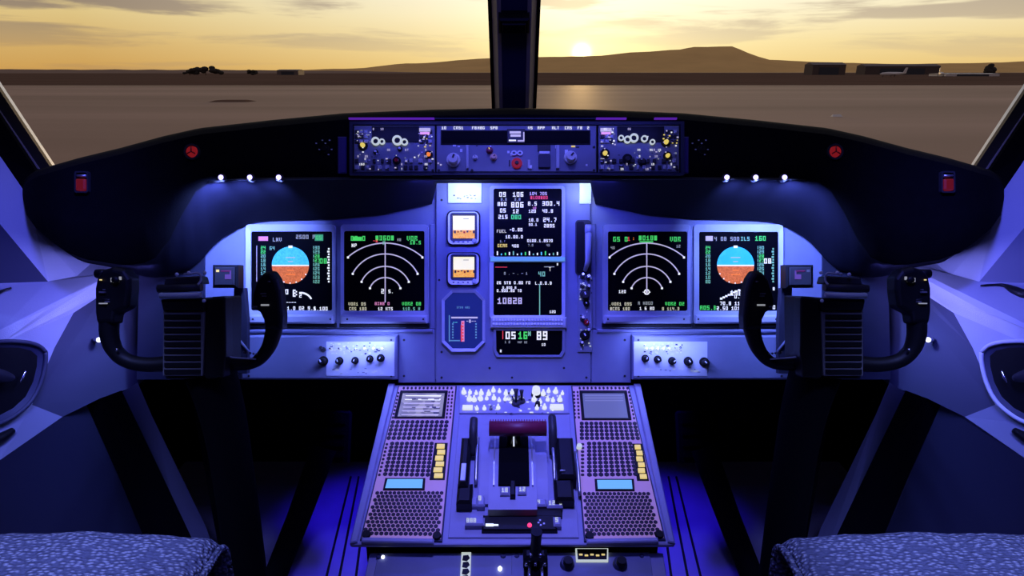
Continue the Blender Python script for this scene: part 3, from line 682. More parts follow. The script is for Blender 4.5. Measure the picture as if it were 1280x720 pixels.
def pfd(x0, x1, s, cx, side):
    r, f, sc = display(x0, 281, x1, 405, s, 'display with a blue and orange horizon ball behind the %s control yoke' % side)
    b = MB(); x, y = f.loc(cx, 331.5, ZS); R_ = 23.2 * PSC
    b.m(E_SKY if side == 'left' else E_SKY2).disc(x, y, R_, ZS, .0, PI); b.m(E_GND).disc(x, y, R_, ZS, PI, 2 * PI)
    o = b.build('horizon_ball', sc)
    b = MB(); bar(b, f, cx - 23, 331, cx + 23, 332.6, E_W, ZS + .0006); bar(b, f, cx - 2.5, 307, cx + 2.5, 310, E_W, ZS + .0006)
    for k, wd in ((-10, 6), (-5, 3), (6, 4), (11, 6)): bar(b, f, cx - wd, 331.5 + k, cx + wd, 332.4 + k, E_L if k < 0 else E_O, ZS + .0006)
    for k in range(7): a = PI + .5 + k * .35; bar(b, f, cx + 22.4 * math.cos(a) - .8, 331.5 - 22.4 * math.sin(a) - .8, cx + 22.4 * math.cos(a) + .8, 331.5 - 22.4 * math.sin(a) + .8, E_W, ZS + .0006)
    b.build('pitch_marks', o)
    b = MB()
    if side == 'left':
        bar(b, f, 323, 295.5, 335, 301, E_M, ZS); text(b, f, 'LNV', 341, 297, 5, E_GR, ZS); text(b, f, '2500 P', 370, 293.5, 5.2, E_GR, ZS); bar(b, f, 393.5, 293, 404, 301, em('glow_green_dim', (.04, .32, .12), .9), ZS)
        text(b, f, 'GS', 395, 294.5, 5, E_G, ZS)
        lx, rx = 326, 393.5
    else:
        bar(b, f, 882, 295, 891, 301, E_L, ZS); text(b, f, '4 08 500', 893, 296, 5, E_GR, ZS); text(b, f, '160', 944, 295, 6, E_G, ZS); text(b, f, 'ILS', 926, 296, 5, E_T, ZS)
        lx, rx = 882, 949
    for k in range(9):
        yy = 307.5 + k * 5.3
        if k < 7 or side != 'left': text(b, f, ['24', '22', '20', '18', '16', '14', '12', '10', '80'][k], lx, yy, 4.2, E_T if k > 1 else E_G, ZS)
        text(b, f, ['30', '29', '28', '27', '26', '25', '24', '23', '22'][k], rx, yy, 4.2, E_T if k not in (2, 3) else E_G, ZS); bar(b, f, rx - 2, yy, rx - 1.2, yy + 4, E_T, ZS)
    if side == 'left': text(b, f, '64', 337, 308, 4.5, E_T, ZS)
    text(b, f, '08', rx + 6, 323, 6.5, E_G if side == 'left' else E_W, ZS)
    for k in range(13): bar(b, f, rx + 16.5 - (k % 2), 310 + k * 3.4, rx + 18.5, 312.2 + k * 3.4, E_W if side == 'left' else E_T, ZS)
    if side == 'left':
        bar(b, f, 320.5, 307, 321.3, 352, E_L, ZS); bar(b, f, 353, 352, 353.7, 383, E_L, ZS)
        text(b, f, '0', 356.5, 361.5, 6.5, E_W, ZS); text(b, f, 'B', 366, 362, 9, E_W, ZS); text(b, f, '2', 374, 367, 5, E_W, ZS); x, y = f.loc(376, 381, ZS); b.m(E_W).arc(x, y, 15 * PSC, 1.1 * PSC, .5, 1.7, ZS, 8)
        text(b, f, '----', 358, 376, 4, E_W, ZS); text(b, f, '1.0 02 9.1', 359, 383, 4.6, E_W, ZS); text(b, f, '5.100', 392, 383.5, 4.6, E_W, ZS)
    else:
        for k in range(8): bar(b, f, 900 + k * 3.2, 372 - k * 1.5, 903 + k * 3.2, 374.5 - k * 1.6, E_W, ZS)
        text(b, f, '148', 913, 363, 6.5, E_W, ZS); text(b, f, '0.1', 918, 368, 5, E_W, ZS); text(b, f, '70.8 111', 900, 377, 4.6, E_W, ZS); text(b, f, '2.50 1013', 896, 383, 4.6, E_W, ZS); text(b, f, 'A05.B', 875, 382, 5.4, E_G, ZS); text(b, f, '0', 966, 381.5, 5, E_W, ZS); text(b, f, '8', 966, 359, 4, E_W, ZS)
    merge(b, sc)
pfd(309, 420, (315, 289.5, 416, 388), 363, 'left'); pfd(866, 977, (873, 290, 972, 388.5), 919.5, 'right')
def nd(x0, x1, s, cx, side):
    r, f, sc = display(x0, 281, x1, 405, s, 'display with white range arcs and a centre line, %s of the centre panel' % side)
    b = MB(); d = -1 if side == 'left' else 0
    for hw, top, bot, in ((19, 347, 360), (29.5, 333, 352), (40.5, 317.5, 342), (46.5, 304, 321.5)):
        sg = bot - top; R0 = (hw * hw + sg * sg) / (2 * sg); cy = top + R0; x, y = f.loc(cx, cy, ZS); aa = math.atan2(R0 - sg, hw)
        b.m(E_L).arc(x, y, R0 * PSC, .75 * PSC, aa, PI - aa, ZS, 30)
        for sx in (-1, 1): bar(b, f, cx + sx * hw - 1.3, bot - 1, cx + sx * hw + 1.3, bot + 1.6, E_W, ZS + .0003)
    bar(b, f, cx - .7, 303, cx + .7, 378 if side == 'left' else 368, E_L, ZS + .0003)
    b.build('range_arcs', sc)
    b = MB(); l = s[0]
    if side == 'left':
        text(b, f, 'GS 0', l + 8, 295, 6, E_G, ZS); bar(b, f, l + 10, 296, l + 22, 301, E_G, ZS - .0002); text(b, f, '*360*', cx - 12, 294.5, 6, E_G, ZS); text(b, f, 'N', cx - 3, 301, 5, E_T, ZS); text(b, f, 'VOR', l + 78, 295, 6, E_G, ZS); text(b, f, '18.5', l + 82, 301, 4.5, E_G, ZS)
        text(b, f, 'NP', l + 9, 304.5, 4.5, E_W, ZS); text(b, f, '-*', cx - 15, 299, 4, E_R, ZS); text(b, f, 'HD', cx + 15, 298, 3.4, E_GR, ZS)
        text(b, f, '2', cx - 5, 361, 6, E_W, ZS); text(b, f, '5.', cx + 4, 362, 4.5, E_W, ZS)
        text(b, f, 'VOR1 09', l + 5, 378, 4, E_Y2, ZS); text(b, f, 'CRS 180', l + 6, 384, 4, E_Y2, ZS); text(b, f, 'WIND 0', cx - 13, 377.5, 4, E_M, ZS); text(b, f, '12 KTS', cx - 9, 384, 4, E_W, ZS); text(b, f, 'VOR2 08', l + 72, 377.5, 4.4, E_G, ZS); text(b, f, '110.5 H', l + 73, 384, 4, E_T, ZS)
    else:
        text(b, f, 'GS 0', l + 7, 296, 6, E_G, ZS); text(b, f, '*018*', cx - 10, 294.5, 6, E_G, ZS); bar(b, f, cx - 9, 301.5, cx + 8, 303, E_G, ZS); text(b, f, 'VOR', l + 78, 296, 6, E_G, ZS); text(b, f, '1', l + 25, 296, 5, E_R, ZS); text(b, f, ':', l + 31, 296, 5, E_O, ZS); text(b, f, '40', l + 4, 308, 3.5, E_GR, ZS); text(b, f, '12', l + 86, 306, 3.5, E_GR, ZS)
        text(b, f, '120', l + 14, 362.5, 4, E_W, ZS); x, y = f.loc(cx, 365, ZS); b.m(E_W).arc(x, y, 3 * PSC, .7 * PSC, 0, 2 * PI, ZS, 12); text(b, f, '-*-', cx - 5, 363, 4.4, E_W, ZS)
        text(b, f, '.VOR1 095', l + 2, 378, 4, E_Y2, ZS); text(b, f, '*CRS 180', l + 3, 384, 4, E_Y2, ZS); text(b, f, 'A HDG0', cx - 11, 377, 4, E_GR, ZS); text(b, f, '1 6 80', cx - 9, 383.5, 4, E_W, ZS); text(b, f, 'VOR2 02', l + 72, 377.5, 4.4, E_G, ZS); text(b, f, '8 114.3', l + 68, 384, 4, E_Y2, ZS)
    merge(b, sc)
E_Y2 = em('glow_straw', (.62, .6, .4), .8)
nd(427, 536, (430.5, 289, 531, 388.5), 481.5, 'left'); nd(753, 862, (759.5, 289.5, 858.5, 388.5), 808.5, 'right')

# ------------------------------------------------------------------ centre stack
r, f, sc = display(612, 233, 706, 324, (617, 236, 702, 321), 'upper centre display with columns of white and red figures', False, .0084)
b = MB()
rows = [(623, 240, '08 106', E_W), (623, 248, '4.0 4.1', E_GR), (622, 254, '86 92', E_W), (624, 261, '0.5 12', E_W), (622, 270, '215', E_W)]
text(b, f, '09', 624, 240, 6, E_W, ZS); text(b, f, '106', 641, 240, 6, E_W, ZS); text(b, f, '8.8', 626, 247.5, 3.4, E_GR, ZS); text(b, f, '3.8', 643, 247.5, 3.4, E_GR, ZS)
text(b, f, '880', 622, 252.5, 5, E_W, ZS); text(b, f, '806', 639, 252.5, 7, E_W, ZS); text(b, f, '05', 625, 260.5, 5.2, E_W, ZS); text(b, f, '12', 641, 261.5, 5.2, E_W, ZS); text(b, f, '215', 623, 268.5, 5.2, E_W, ZS); text(b, f, '080', 639, 268.5, 5.6, E_G, ZS)
text(b, f, '104 705', 662, 240, 4, E_L, ZS); text(b, f, '*108*80', 663, 245, 4, E_R, ZS); text(b, f, '8.5', 660, 252, 5, E_W, ZS); text(b, f, '300.4', 678, 251.5, 5.6, E_W, ZS); text(b, f, '10', 666, 258.5, 3, E_M, ZS); text(b, f, '120', 661, 262, 4, E_W, ZS); text(b, f, '40.8', 678, 261.5, 4.4, E_W, ZS)
text(b, f, '18.0', 661, 273, 4, E_W, ZS); text(b, f, '24.7', 679, 272, 5.5, E_W, ZS); text(b, f, '50.1', 661, 279, 3.4, E_W, ZS); text(b, f, '2895', 680, 280, 4.4, E_W, ZS)
text(b, f, 'FUEL', 621, 287, 4, E_Y2, ZS); text(b, f, '-0.80', 637, 285, 4.2, E_W, ZS); text(b, f, '10.00.0', 632, 294, 4, E_W, ZS); text(b, f, '1.:', 625, 300, 3, E_GR, ZS); text(b, f, 'GEAR', 622, 305, 4, E_Y, ZS); text(b, f, '400', 640, 305.5, 3.8, E_W, ZS)
text(b, f, '0100.1.8570', 659, 299, 3.7, E_W, ZS); text(b, f, '7.0', 660, 305, 3, E_GR, ZS); text(b, f, '45', 683, 305, 3, E_GR, ZS)
for k in range(16): bar(b, f, 621 + k * 5, 314 + (k * 7 % 4), 622.6 + k * 5, 319, [E_W, E_C, E_G, E_W, E_T][k % 5], ZS)
merge(b, sc)
r2, f, sc = display(612, 324.5, 706, 398, (617, 328, 702, 394), 'middle centre display with sparse white lines and one vertical line', False, .0084)
b = MB(); bar(b, f, 619, 333.5, 634, 334.3, E_R, ZS); text(b, f, '0 . - . - 1', 630, 340, 3.4, E_GR, ZS); text(b, f, '40', 673, 339.5, 6, E_T, ZS); text(b, f, 'T', 686, 334, 5, E_Y2, ZS); bar(b, f, 680, 333, 693, 334, E_GR, ZS); text(b, f, '8', 696, 328.8, 3, E_W, ZS)
text(b, f, '26 STD 0.80 FO', 621, 351.5, 3.8, E_W, ZS); text(b, f, '0.800 8', 628, 358, 3.2, E_W, ZS); text(b, f, '0.900.80 TO', 621, 361.5, 3.6, E_W, ZS); text(b, f, 'L.0.0.8', 669, 352, 3.8, E_W, ZS)
bar(b, f, 674, 355, 675.2, 394, E_T, ZS); text(b, f, '10828', 622, 372, 8, E_L, ZS, 1.6); text(b, f, '120', 687, 388, 3.4, E_W, ZS)
merge(b, sc)
a = f.rect(613, 321.5, 706, 327); b = mb(em('glow_bezel', (.1, .28, .7), .9)); b.box(*a[:2], *a[2:], .006, .011, .002); b.build('top_separator', r2)  # light blue separator between the two displays, made emissive
# strip of ribbed keys and the readout beneath it
f = fp.at(660, 403, .0084); r = thing('key_strip', 'pale strip of tiny ribbed keys between the centre displays', 'key strip', f)
a = f.rect(613, 396, 708, 410); b = mb(panelL); b.box(*a[:2], *a[2:], 0, .010, .003); b.build('strip_body', r)
b = mb(white)
for k in range(24):
    for j in range(2):
        x, y = f.loc(617 + k * 3.7, 400 + j * 5, .01); b.cyl(x, y, .0026, .010, .0135, .002, 8)
b.build('ribbed_keys', r)
f = fp.at(662, 428, .0084); r = thing('readout', 'small black readout with three pairs of big digits below the key strip', 'display', f)
o = f.quad([(617, 411), (706, 411), (706, 439), (702, 446), (621, 446), (617, 439)]); i = f.quad([(620, 413), (703, 413), (702.5, 438), (699, 443.5), (624, 443.5), (620.5, 438)])
b = mb(panelB); b.ring(o, i, -.0006, .004, .003); b.build('bezel', r); b = mb(glass); b.prism(i[::-1], -.0004, .0016); sc = b.build('screen', r)
b = MB(); z = .0022
text(b, f, '05', 632, 414.5, 9.5, E_W, z, 1.8); text(b, f, '16', 648, 414.5, 9.5, E_G, z, 1.6); text(b, f, 'N', 660, 414, 6, E_T, z); text(b, f, '89', 671, 414, 11, E_W, z, 1.9); bar(b, f, 628, 413.5, 629, 424, E_R, z); text(b, f, '1 0', 631, 426, 3, E_GR, z); text(b, f, 'VHF 02', 647, 426.5, 2.6, E_GR, z); text(b, f, '10', 677, 429, 3.4, E_W, z); text(b, f, '8', 625, 437, 3.4, E_W, z); merge(b, sc)

# two small attitude gauges and the octagonal screen
def gauge(y0, y1, s, label):
    f = fp.at(579.5, (y0 + y1) / 2, .0084); r = thing('standby_gauge', label, 'gauge', f)
    o = rr(*f.rect(558.5, y0, 600.5, y1), .012, 6); i = rr(*f.rect(560.3, y0 + 1.6, 598.7, y1 - 1.6), .011, 6); k = rr(*f.rect(*s), .003, 6)
    b = mb(black); b.ring(o, i, -.0006, .004); b.build('black_edging', r); b = mb(white); b.ring(i, k, -.0004, .008, .005); b.build('bezel', r)
    b = mb(navy); j_ = rr(*f.rect(s[0] - 2.4, s[1] - 2.4, s[2] + 2.4, s[3] + 2.4), .005, 6); b.ring(j_, k, .004, .0078, .0072); b.build('inner_frame', r)
    b = mb(glass); b.prism(k, -.0003, .0016); sc = b.build('screen', r)
    m_ = s[1] + (s[3] - s[1]) * .62; b = MB(); bar(b, f, s[0] + .6, s[1] + .6, s[2] - .6, m_, E_CREAM, .0022); bar(b, f, s[0] + .6, m_, s[2] - .6, s[3] - 1, E_ORANGE, .0022); b.build('horizon', sc)
    b = MB()
    for kx in range(7): bar(b, f, s[0] + 2 + kx * 3.9, m_ + .6 + (kx % 2), s[0] + 4.4 + kx * 3.9, m_ + 4 - (kx % 3), redm if kx % 2 else dark, .0028)
    bar(b, f, 579, s[1] + 4, 586, s[1] + 5, E_GR, .0028); b.build('scale_marks', sc)
    b = mb(panelL); x, y = f.loc(593, y1 - 6, .007); b.cyl(x, y, .0055, .005, .014, .0045, 14); b.build('adjust_knob', r)
    b = mb(chrome)
    for kx in range(4): x, y = f.loc(567 + kx * 6, y1 - 4.6, .007); b.box(x - .002, x + .002, y - .001, y + .001, .006, .0085)
    b.build('button_row', r)
gauge(263.5, 307, (565.5, 269, 594, 299), 'upper of the two small gauges with a cream and orange horizon')
gauge(315.5, 357.5, (566, 320.5, 593.5, 347.5), 'lower of the two small gauges with a cream and orange horizon')
f = fp.at(579.5, 400, .0084); r = thing('standby_screen', 'octagonal dark blue screen with a red tape, below the two small gauges', 'display', f)
def octa(x0, y0, x1, y1, c): return f.quad([(x0 + c, y0), (x1 - c, y0), (x1, y0 + c), (x1, y1 - c), (x1 - c, y1), (x0 + c, y1), (x0, y1 - c), (x0, y0 + c)])
b = mb(panelL); b.ring(octa(552.5, 362.5, 606.5, 439, 12), octa(556, 366, 603, 435.5, 10), -.0005, .007, .004); b.build('bezel', r)
b = mb(E_NAVY); b.prism(octa(556, 366, 603, 435.5, 10)[::-1], -.0004, .0016); sc = b.build('screen', r)
b = MB(); z = .0024
bar(b, f, 561, 394, 562.2, 426, E_C2, z) if 0 else None
E_C2 = em('glow_dim_cyan', (.1, .25, .5), .8)
bar(b, f, 561, 394, 562.4, 427, E_C2, z); bar(b, f, 564, 396, 597, 398, E_L, z); bar(b, f, 562, 425, 575, 426.5, E_C2, z); bar(b, f, 576.5, 401, 580.5, 427, E_M, z); bar(b, f, 576, 406, 577.4, 427, E_R, z + .0004)
text(b, f, '-*--', 583, 399.5, 4, E_L, z); text(b, f, '--', 566, 401, 4, E_C, z)
for k in range(6): bar(b, f, 565, 404 + k * 3.4, 567, 406 + k * 3.4, E_C2, z); bar(b, f, 594, 404 + k * 3.4, 596, 406 + k * 3.4, E_C2, z)
for k in range(6): bar(b, f, 577.6, 403 + k * 4, 579.4, 405 + k * 4, E_R, z + .0006)
text(b, f, 'STBY HDG', 571, 383, 2.6, E_C2, z); merge(b, sc)

# landing gear lever and the switches below it
f = fp.at(730, 308, .0084); r = thing('landing_gear_lever', 'grey landing gear lever in a dark slot right of the centre displays', 'lever', f)
a = rr(*f.rect(719, 275, 739, 344), .008); b = mb(dark); b.prism(a, 0, .002); b.build('slot_plate', r)
b = mb(black); b.prism(rr(*f.rect(720.5, 277, 730, 342), .005), .002, .004); b.build('slot', r)
x, y0 = f.loc(733.5, 338); _, y1 = f.loc(733.5, 288)
b = mb(panelL); b.tube([(x - .004, y0, .004), (x, y0 + .02, .022), (x, y1, .034)], [.0045, .006, .0075], 12); b.build('lever_arm', r)
b = mb(panelL); b.tube([(x - .007, y1, .034), (x + .007, y1, .034)], .010, 14); b.build('lever_handle', r)
f = fp.at(731, 390, .0084); r = thing('switch_column', 'column of small guarded switches below the landing gear lever', 'switch panel', f)
a = f.rect(722, 345, 740, 440); b = mb(panelB); b.box(*a[:2], *a[2:], 0, .003, .001); b.build('base_plate', r)
legends(r, f, scatter(723, 346, 739, 384, 22, [lw, lw, white, navy], 1, 2.6) + scatter(724, 396, 739, 432, 16, [lw, lw, white, navy], 1, 2.6), z=.0042)
for yy in (340, 352): toggle(r, f, 728, yy + 6, 9, chrome, .003); toggle(r, f, 735, yy + 8, 9, chrome, .003)
knob(r, f, 731, 368, 6.5, dark, white, z0=.003); knob(r, f, 733, 379, 4, black, white, z0=.003)
toggle(r, f, 728, 399, 9, chrome, .003); knob(r, f, 733, 403, 3.6, redm, white, z0=.003); knob(r, f, 731, 419, 6.5, black, white, z0=.003); toggle(r, f, 735, 414, 8, chrome, .003); toggle(r, f, 727, 430, 8, chrome, .003)
legends(r, f, scatter(723, 346, 739, 436, 34, [white, white, panelL, dark], 1, 3), z=.0036)

# lower switch panels under the display rows
def lower(x0, x1, px0, px1, side, knobs, lit):
    f = fp.at((x0 + x1) / 2, 447, 0); r = thing('lower_switch_panel', 'lower switch panel with a brightly lit row of black knobs, %s of the pedestal' % side, 'switch panel', f)
    a = f.rect(x0, 419, x1, 474, .014); b = mb(panel); b.box(*a[:2], *a[2:], .001, .022, .004); b.build('panel_body', r)
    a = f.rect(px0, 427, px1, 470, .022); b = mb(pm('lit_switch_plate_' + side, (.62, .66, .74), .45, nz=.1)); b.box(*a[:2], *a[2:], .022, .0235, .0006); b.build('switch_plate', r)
    for px, py, rad, m in knobs: knob(r, f, px, py, rad, m, white, z0=.0235, h=1.9)
    rs = random.Random(len(side))
    legends(r, f, scatter(lit[0], 428, lit[1], 442, 70, [lw, lw, white, navy], 1.2, 3.6, 1, 2, rs) + scatter(px0 + 6, 460, px1 - 10, 467, 16, [lw, panelB], 1, 4, .8, 1.4, rs), z=.0240)
    for k in range(7):
        px = lit[0] + 3 + k * (lit[1] - lit[0] - 6) / 6; toggle(r, f, px, 437, 6, chrome, .0235, lw)
    screws(r, f, [(x0 + 8, 425), (x1 - 8, 425), (x0 + 8, 470), (x1 - 8, 470)], .022)
lower(303, 497, 408, 493, 'left', [(404.5, 451, 6, black), (424.5, 451, 5, black), (444, 450.5, 4.6, black), (462.5, 448.5, 4.6, black), (476, 447.5, 5, black)], (411, 482))
lower(790, 985, 792, 884, 'right', [(806.5, 448, 4.8, black), (822, 449, 4.8, black), (840, 451, 5, black), (860, 451.5, 5.6, black), (880, 452.5, 6, black)], (804, 852))
toggle(bpy.data.objects['lower_switch_panel'], fp.at(400, 447, 0), 404, 437, 10, chrome, .022)

# ------------------------------------------------------------------ centre pedestal
QA, QB = P(642, 481, DP), P(642, 680, 1.125)
ang = math.atan2(QA.z - QB.z, QA.y - QB.y)
pd = Frame(P(642, 583, 1) , ang)
o_ = EYE + ray(642, 583) * 1.0
nrm = Vector((0, -math.sin(ang), math.cos(ang))); t_ = (QA - EYE).dot(nrm) / ray(642, 583).dot(nrm)
pd = Frame(EYE + ray(642, 583) * t_, ang)
base = Frame((0, pd.o.y, 0), 0)
r = thing('centre_pedestal', 'blue-lit centre pedestal between the seats sloping down from the instrument panel', 'pedestal', base)
inv = r.matrix_world.inverted()
def onto(parent_inv, fr, pts, z): return [parent_inv @ (fr.M @ Vector((*fr.loc(px, py), z))) for px, py in pts]
def slab(name, mat, fr, pts, z0, z1, parent, ch=0, bevel=0):
    b = mb(mat); b.prism(fr.quad(pts), z0, z1, ch); b.T = None
    b.v = [inv @ (fr.M @ v) for v in b.v]; return b.build(name, parent, None, bevel)
slab('top_plate', pedm, pd, [(487, 481), (799, 481), (844, 681), (437, 681)], -.009, 0, r, 0, .003)
# raised side rims
slab('side_rim', pedm, pd, [(486, 481), (494, 481), (447, 679), (437.5, 681)], 0, .006, r, .002)
slab('side_rim', pedm, pd, [(792, 481), (800, 481), (843.5, 681), (834.5, 679)], 0, .006, r, .002)
a0, a1 = pd.M @ Vector((*pd.loc(487, 482), -.014)), pd.M @ Vector((*pd.loc(438, 681), -.009)); xw = .265
b = mb(blackm)
vs = [(-xw, QA.y - .01, 0), (-xw, QA.y - .01, QA.z - .02), (-xw, QB.y + .03, QB.z - .02), (-xw, QB.y + .03, 0)]; vs += [(-x, y, z) for x, y, z in vs]
b.add([inv @ Vector(v) for v in vs], [[0, 1, 2, 3], [7, 6, 5, 4], [0, 4, 5, 1], [1, 5, 6, 2], [2, 6, 7, 3]]); b.build('pedestal_body', r)
screws(r, pd, [], 0)
def pscrews(pts, fr=pd, rad=.004, par=r):
    for px, py in pts:
        x, y = fr.loc(px, py); b = mb(dark); b.cyl(x, y, rad, 0, .0016, rad * .85, 10); b.v = [par.matrix_world.inverted() @ (fr.M @ v) for v in b.v]; b.build('screw', par)


# keypads with screens
def lerp4(q, u, v):
    (ax, ay), (bx, by), (cx, cy), (dx, dy) = q        # tl tr br bl
    return ((ax * (1 - u) + bx * u) * (1 - v) + (dx * (1 - u) + cx * u) * v, (ay * (1 - u) + by * u) * (1 - v) + (dy * (1 - u) + cy * u) * v)
def keyblock(r, f, q, nx, ny, name, stag=False, fill=.94, z=.004, mat=keyd, rnd=6):
    b = mb(mat); q = f.quad(q)
    for j in range(ny):
        for i in range(nx - (1 if stag and j % 2 else 0)):
            u = (i + .5 + (.5 if stag and j % 2 else 0)) / nx; v = (j + .5) / ny
            c = lerp4(q, u, v); du = (Vector(lerp4(q, u + .5 / nx, v)) - Vector(c)).length * fill; dv = (Vector(lerp4(q, u, v + .5 / ny)) - Vector(c)).length * fill
            pts = [(c[0] + du * math.cos(2 * PI * k / rnd + PI / rnd), c[1] + dv * math.sin(2 * PI * k / rnd + PI / rnd)) for k in range(rnd)]
            b.prism(pts, z, z + .0016)
    o = b.build(name, r); o['kind'] = 'stuff' if nx * ny > 100 else 'thing'
    return o
def lattice(r, f, q, nx, ny, name, z=.004):
    b = mb(keym); q = f.quad(q)
    for j in range(ny + 1):
        for (u0, v0, u1, v1) in [(0, j / ny, 1, j / ny)]:
            p0, p1 = Vector((*lerp4(q, u0, v0), z + .0006)), Vector((*lerp4(q, u1, v1), z + .0006)); b.tube([p0, p1], .0007, 5)
    for i in range(nx + 1):
        p0, p1 = Vector((*lerp4(q, i / nx, 0), z + .0006)), Vector((*lerp4(q, i / nx, 1), z + .0006)); b.tube([p0, p1], .0007, 5)
    return b.build(name, r)
def cdu(outer, scr, rows, lcd, yk, strips, honey, side):
    cx = sum(p[0] for p in outer) / 4; cy = sum(p[1] for p in outer) / 4
    f = pd.at(cx, cy, .001); r = thing('keypad_unit', 'keypad unit of small dark keys on the %s side of the pedestal, screen %s' % (side, 'streaked white' if side == 'left' else 'plain grey'), 'keypad', f)
    b = mb(navy); b.prism(f.quad(outer), -.0003, .003, .001); b.build('base_plate', r)
    b = mb(keym); b.prism(f.quad([lerp4(outer, u, v) for u, v in ((.02, .008), (.98, .008), (.98, .985), (.02, .985))]), .003, .004); b.build('key_plate', r)
    b = mb(black); o = f.quad(scr); i = f.quad([lerp4(scr, u, v) for u, v in ((.06, .08), (.94, .08), (.94, .94), (.06, .94))]); b.ring(o, i, .004, .0075, .006); b.build('screen_bezel', r)
    b = mb(E_PAGE if side == 'left' else E_PAGE2); b.prism(i, .004, .0055); s_ = b.build('screen', r)
    b = MB(); rs = random.Random(4)
    if side == 'left':
        for k in range(6):
            v = .16 + k * .14; p = [lerp4(scr, u, vv) for u, vv in ((.12, v), (.88, v - .01), (.86, v + .05), (.14, v + .03))]
            b.m(E_W if k in (0, 1) else E_L).quad(f.quad(p), .0058)
        for k in range(14):
            u, v = rs.uniform(.15, .8), rs.uniform(.15, .85); p = lerp4(scr, u, v); bar(b, f, p[0], p[1], p[0] + rs.uniform(3, 9), p[1] + 1.2, slatm, .0061)
    else:
        for k in range(3):
            v = .14 + k * .09; p = [lerp4(scr, u, vv) for u, vv in ((.1, v), (.9, v), (.9, v + .03), (.1, v + .03))]; b.m(E_L2).quad(f.quad(p), .0058)
    b.build('screen_lines', s_)
    for q, nx, ny, nm, st in rows: keyblock(r, f, q, nx, ny, nm, st)
    for q, n, k in strips: keyblock(r, f, q, k, n, 'line_keys', False, .6)
    keyblock(r, f, honey[0], honey[1], honey[2], 'letter_keys', True, .96)
    b = mb(black); o = f.quad([(lcd[0][0] - 3, lcd[0][1] - 2), (lcd[1][0] + 3, lcd[1][1] - 2), (lcd[2][0] + 3, lcd[2][1] + 2), (lcd[3][0] - 3, lcd[3][1] + 2)]); b.prism(o, .004, .007, .001); w_ = b.build('readout_window', r)
    b = mb(E_LCD); b.prism(f.quad(lcd), .007, .0076); b.build('readout', w_)
    for k in range(6):
        q = [lerp4(yk, u, v) for u, v in ((.06 + (k % 2) * .12, (k + .14) / 6), (.86 + (k % 2) * .1, (k + .14) / 6), (.86 + (k % 2) * .1, (k + .84) / 6), (.06 + (k % 2) * .12, (k + .84) / 6))]
        b = mb(yel); b.prism(f.quad(q), .004, .009, .0012); o = b.build('yellow_key', r)
    b = mb(black); b.prism(f.quad([lerp4(yk, u, v) for u, v in ((-.2, -.03), (1.15, -.03), (1.15, 1.02), (-.2, 1.02))]), .004, .0052); b.build('yellow_key_base', r)
    for u, v in ((.07, .97), (.93, .97)): p = lerp4(outer, u, v); x, y = f.loc(*p); b = mb(black); b.cyl(x, y, .008, .004, .009, .007, 14); b.build('corner_fastener', r)
    q = [lerp4(outer, u, v) for u, v in ((.03, .99), (.9, .99), (.9, 1.02), (.03, 1.02))]; b = mb(pedm); b.prism(f.quad(q), 0, .008, .002); b.build('lower_rail', r)
E_L2 = em('glow_lilac_dim', (.24, .25, .48), .7)
cdu([(498, 483), (571, 483), (553, 678), (450, 676)], [(501, 491), (560, 491), (556, 525), (493, 525)],
    [([(489, 527), (562, 527), (558, 552), (482.5, 552)], 12, 5, 'function_keys', False), ([(488, 554), (543, 554), (538, 598), (478, 597)], 9, 9, 'number_keys', False)],
    [(485, 602), (529, 602), (528, 613), (482, 613)], [(546, 557), (558, 557), (554, 601), (540, 601)],
    [([(496.8, 491), (501, 491), (493.5, 526), (488.3, 526)], 8, 1), ([(560, 490), (568, 490), (565, 526), (556, 526)], 8, 2), ([(481.5, 555), (487.5, 555), (477, 598), (471, 598)], 9, 1), ([(503, 484.5), (567, 484.5), (567, 489.5), (502, 489.5)], 1, 13)],
    ([(470, 616), (555, 616), (550, 672), (452, 671)], 16, 12), 'left')
cdu([(714, 483), (786, 483), (832, 676), (730, 678)], [(724, 491), (783, 491), (789, 527), (727, 527)],
    [([(724, 529), (795.5, 529), (800.5, 552), (724, 552)], 12, 5, 'function_keys', False), ([(733, 554), (790, 554), (798, 597), (733, 598)], 9, 9, 'number_keys', False)],
    [(746, 603), (789, 603), (790, 614), (747, 614)], [(792, 558), (801, 558), (809, 602), (798, 602)],
    [([(715, 490), (724, 490), (726, 526), (716, 526)], 8, 2), ([(783.5, 490), (787, 490), (795, 527), (790.5, 527)], 8, 1), ([(724, 555), (732, 555), (732, 598), (724, 598)], 9, 1), ([(722, 484.5), (786, 484.5), (787, 489.5), (722, 489.5)], 1, 13)],
    ([(728, 617), (812, 617), (826, 671), (731, 672)], 16, 12), 'right')
x_ = bpy.data.objects['keypad_unit.001']; f = pd.at(723, 560, .002); 
f2 = Frame(x_.location, ang); x, y = f2.loc(724, 559.5, .004); b = mb(lw); b.cyl(x, y, .006, .003, .012, .005, 14); b.build('white_knob', x_)

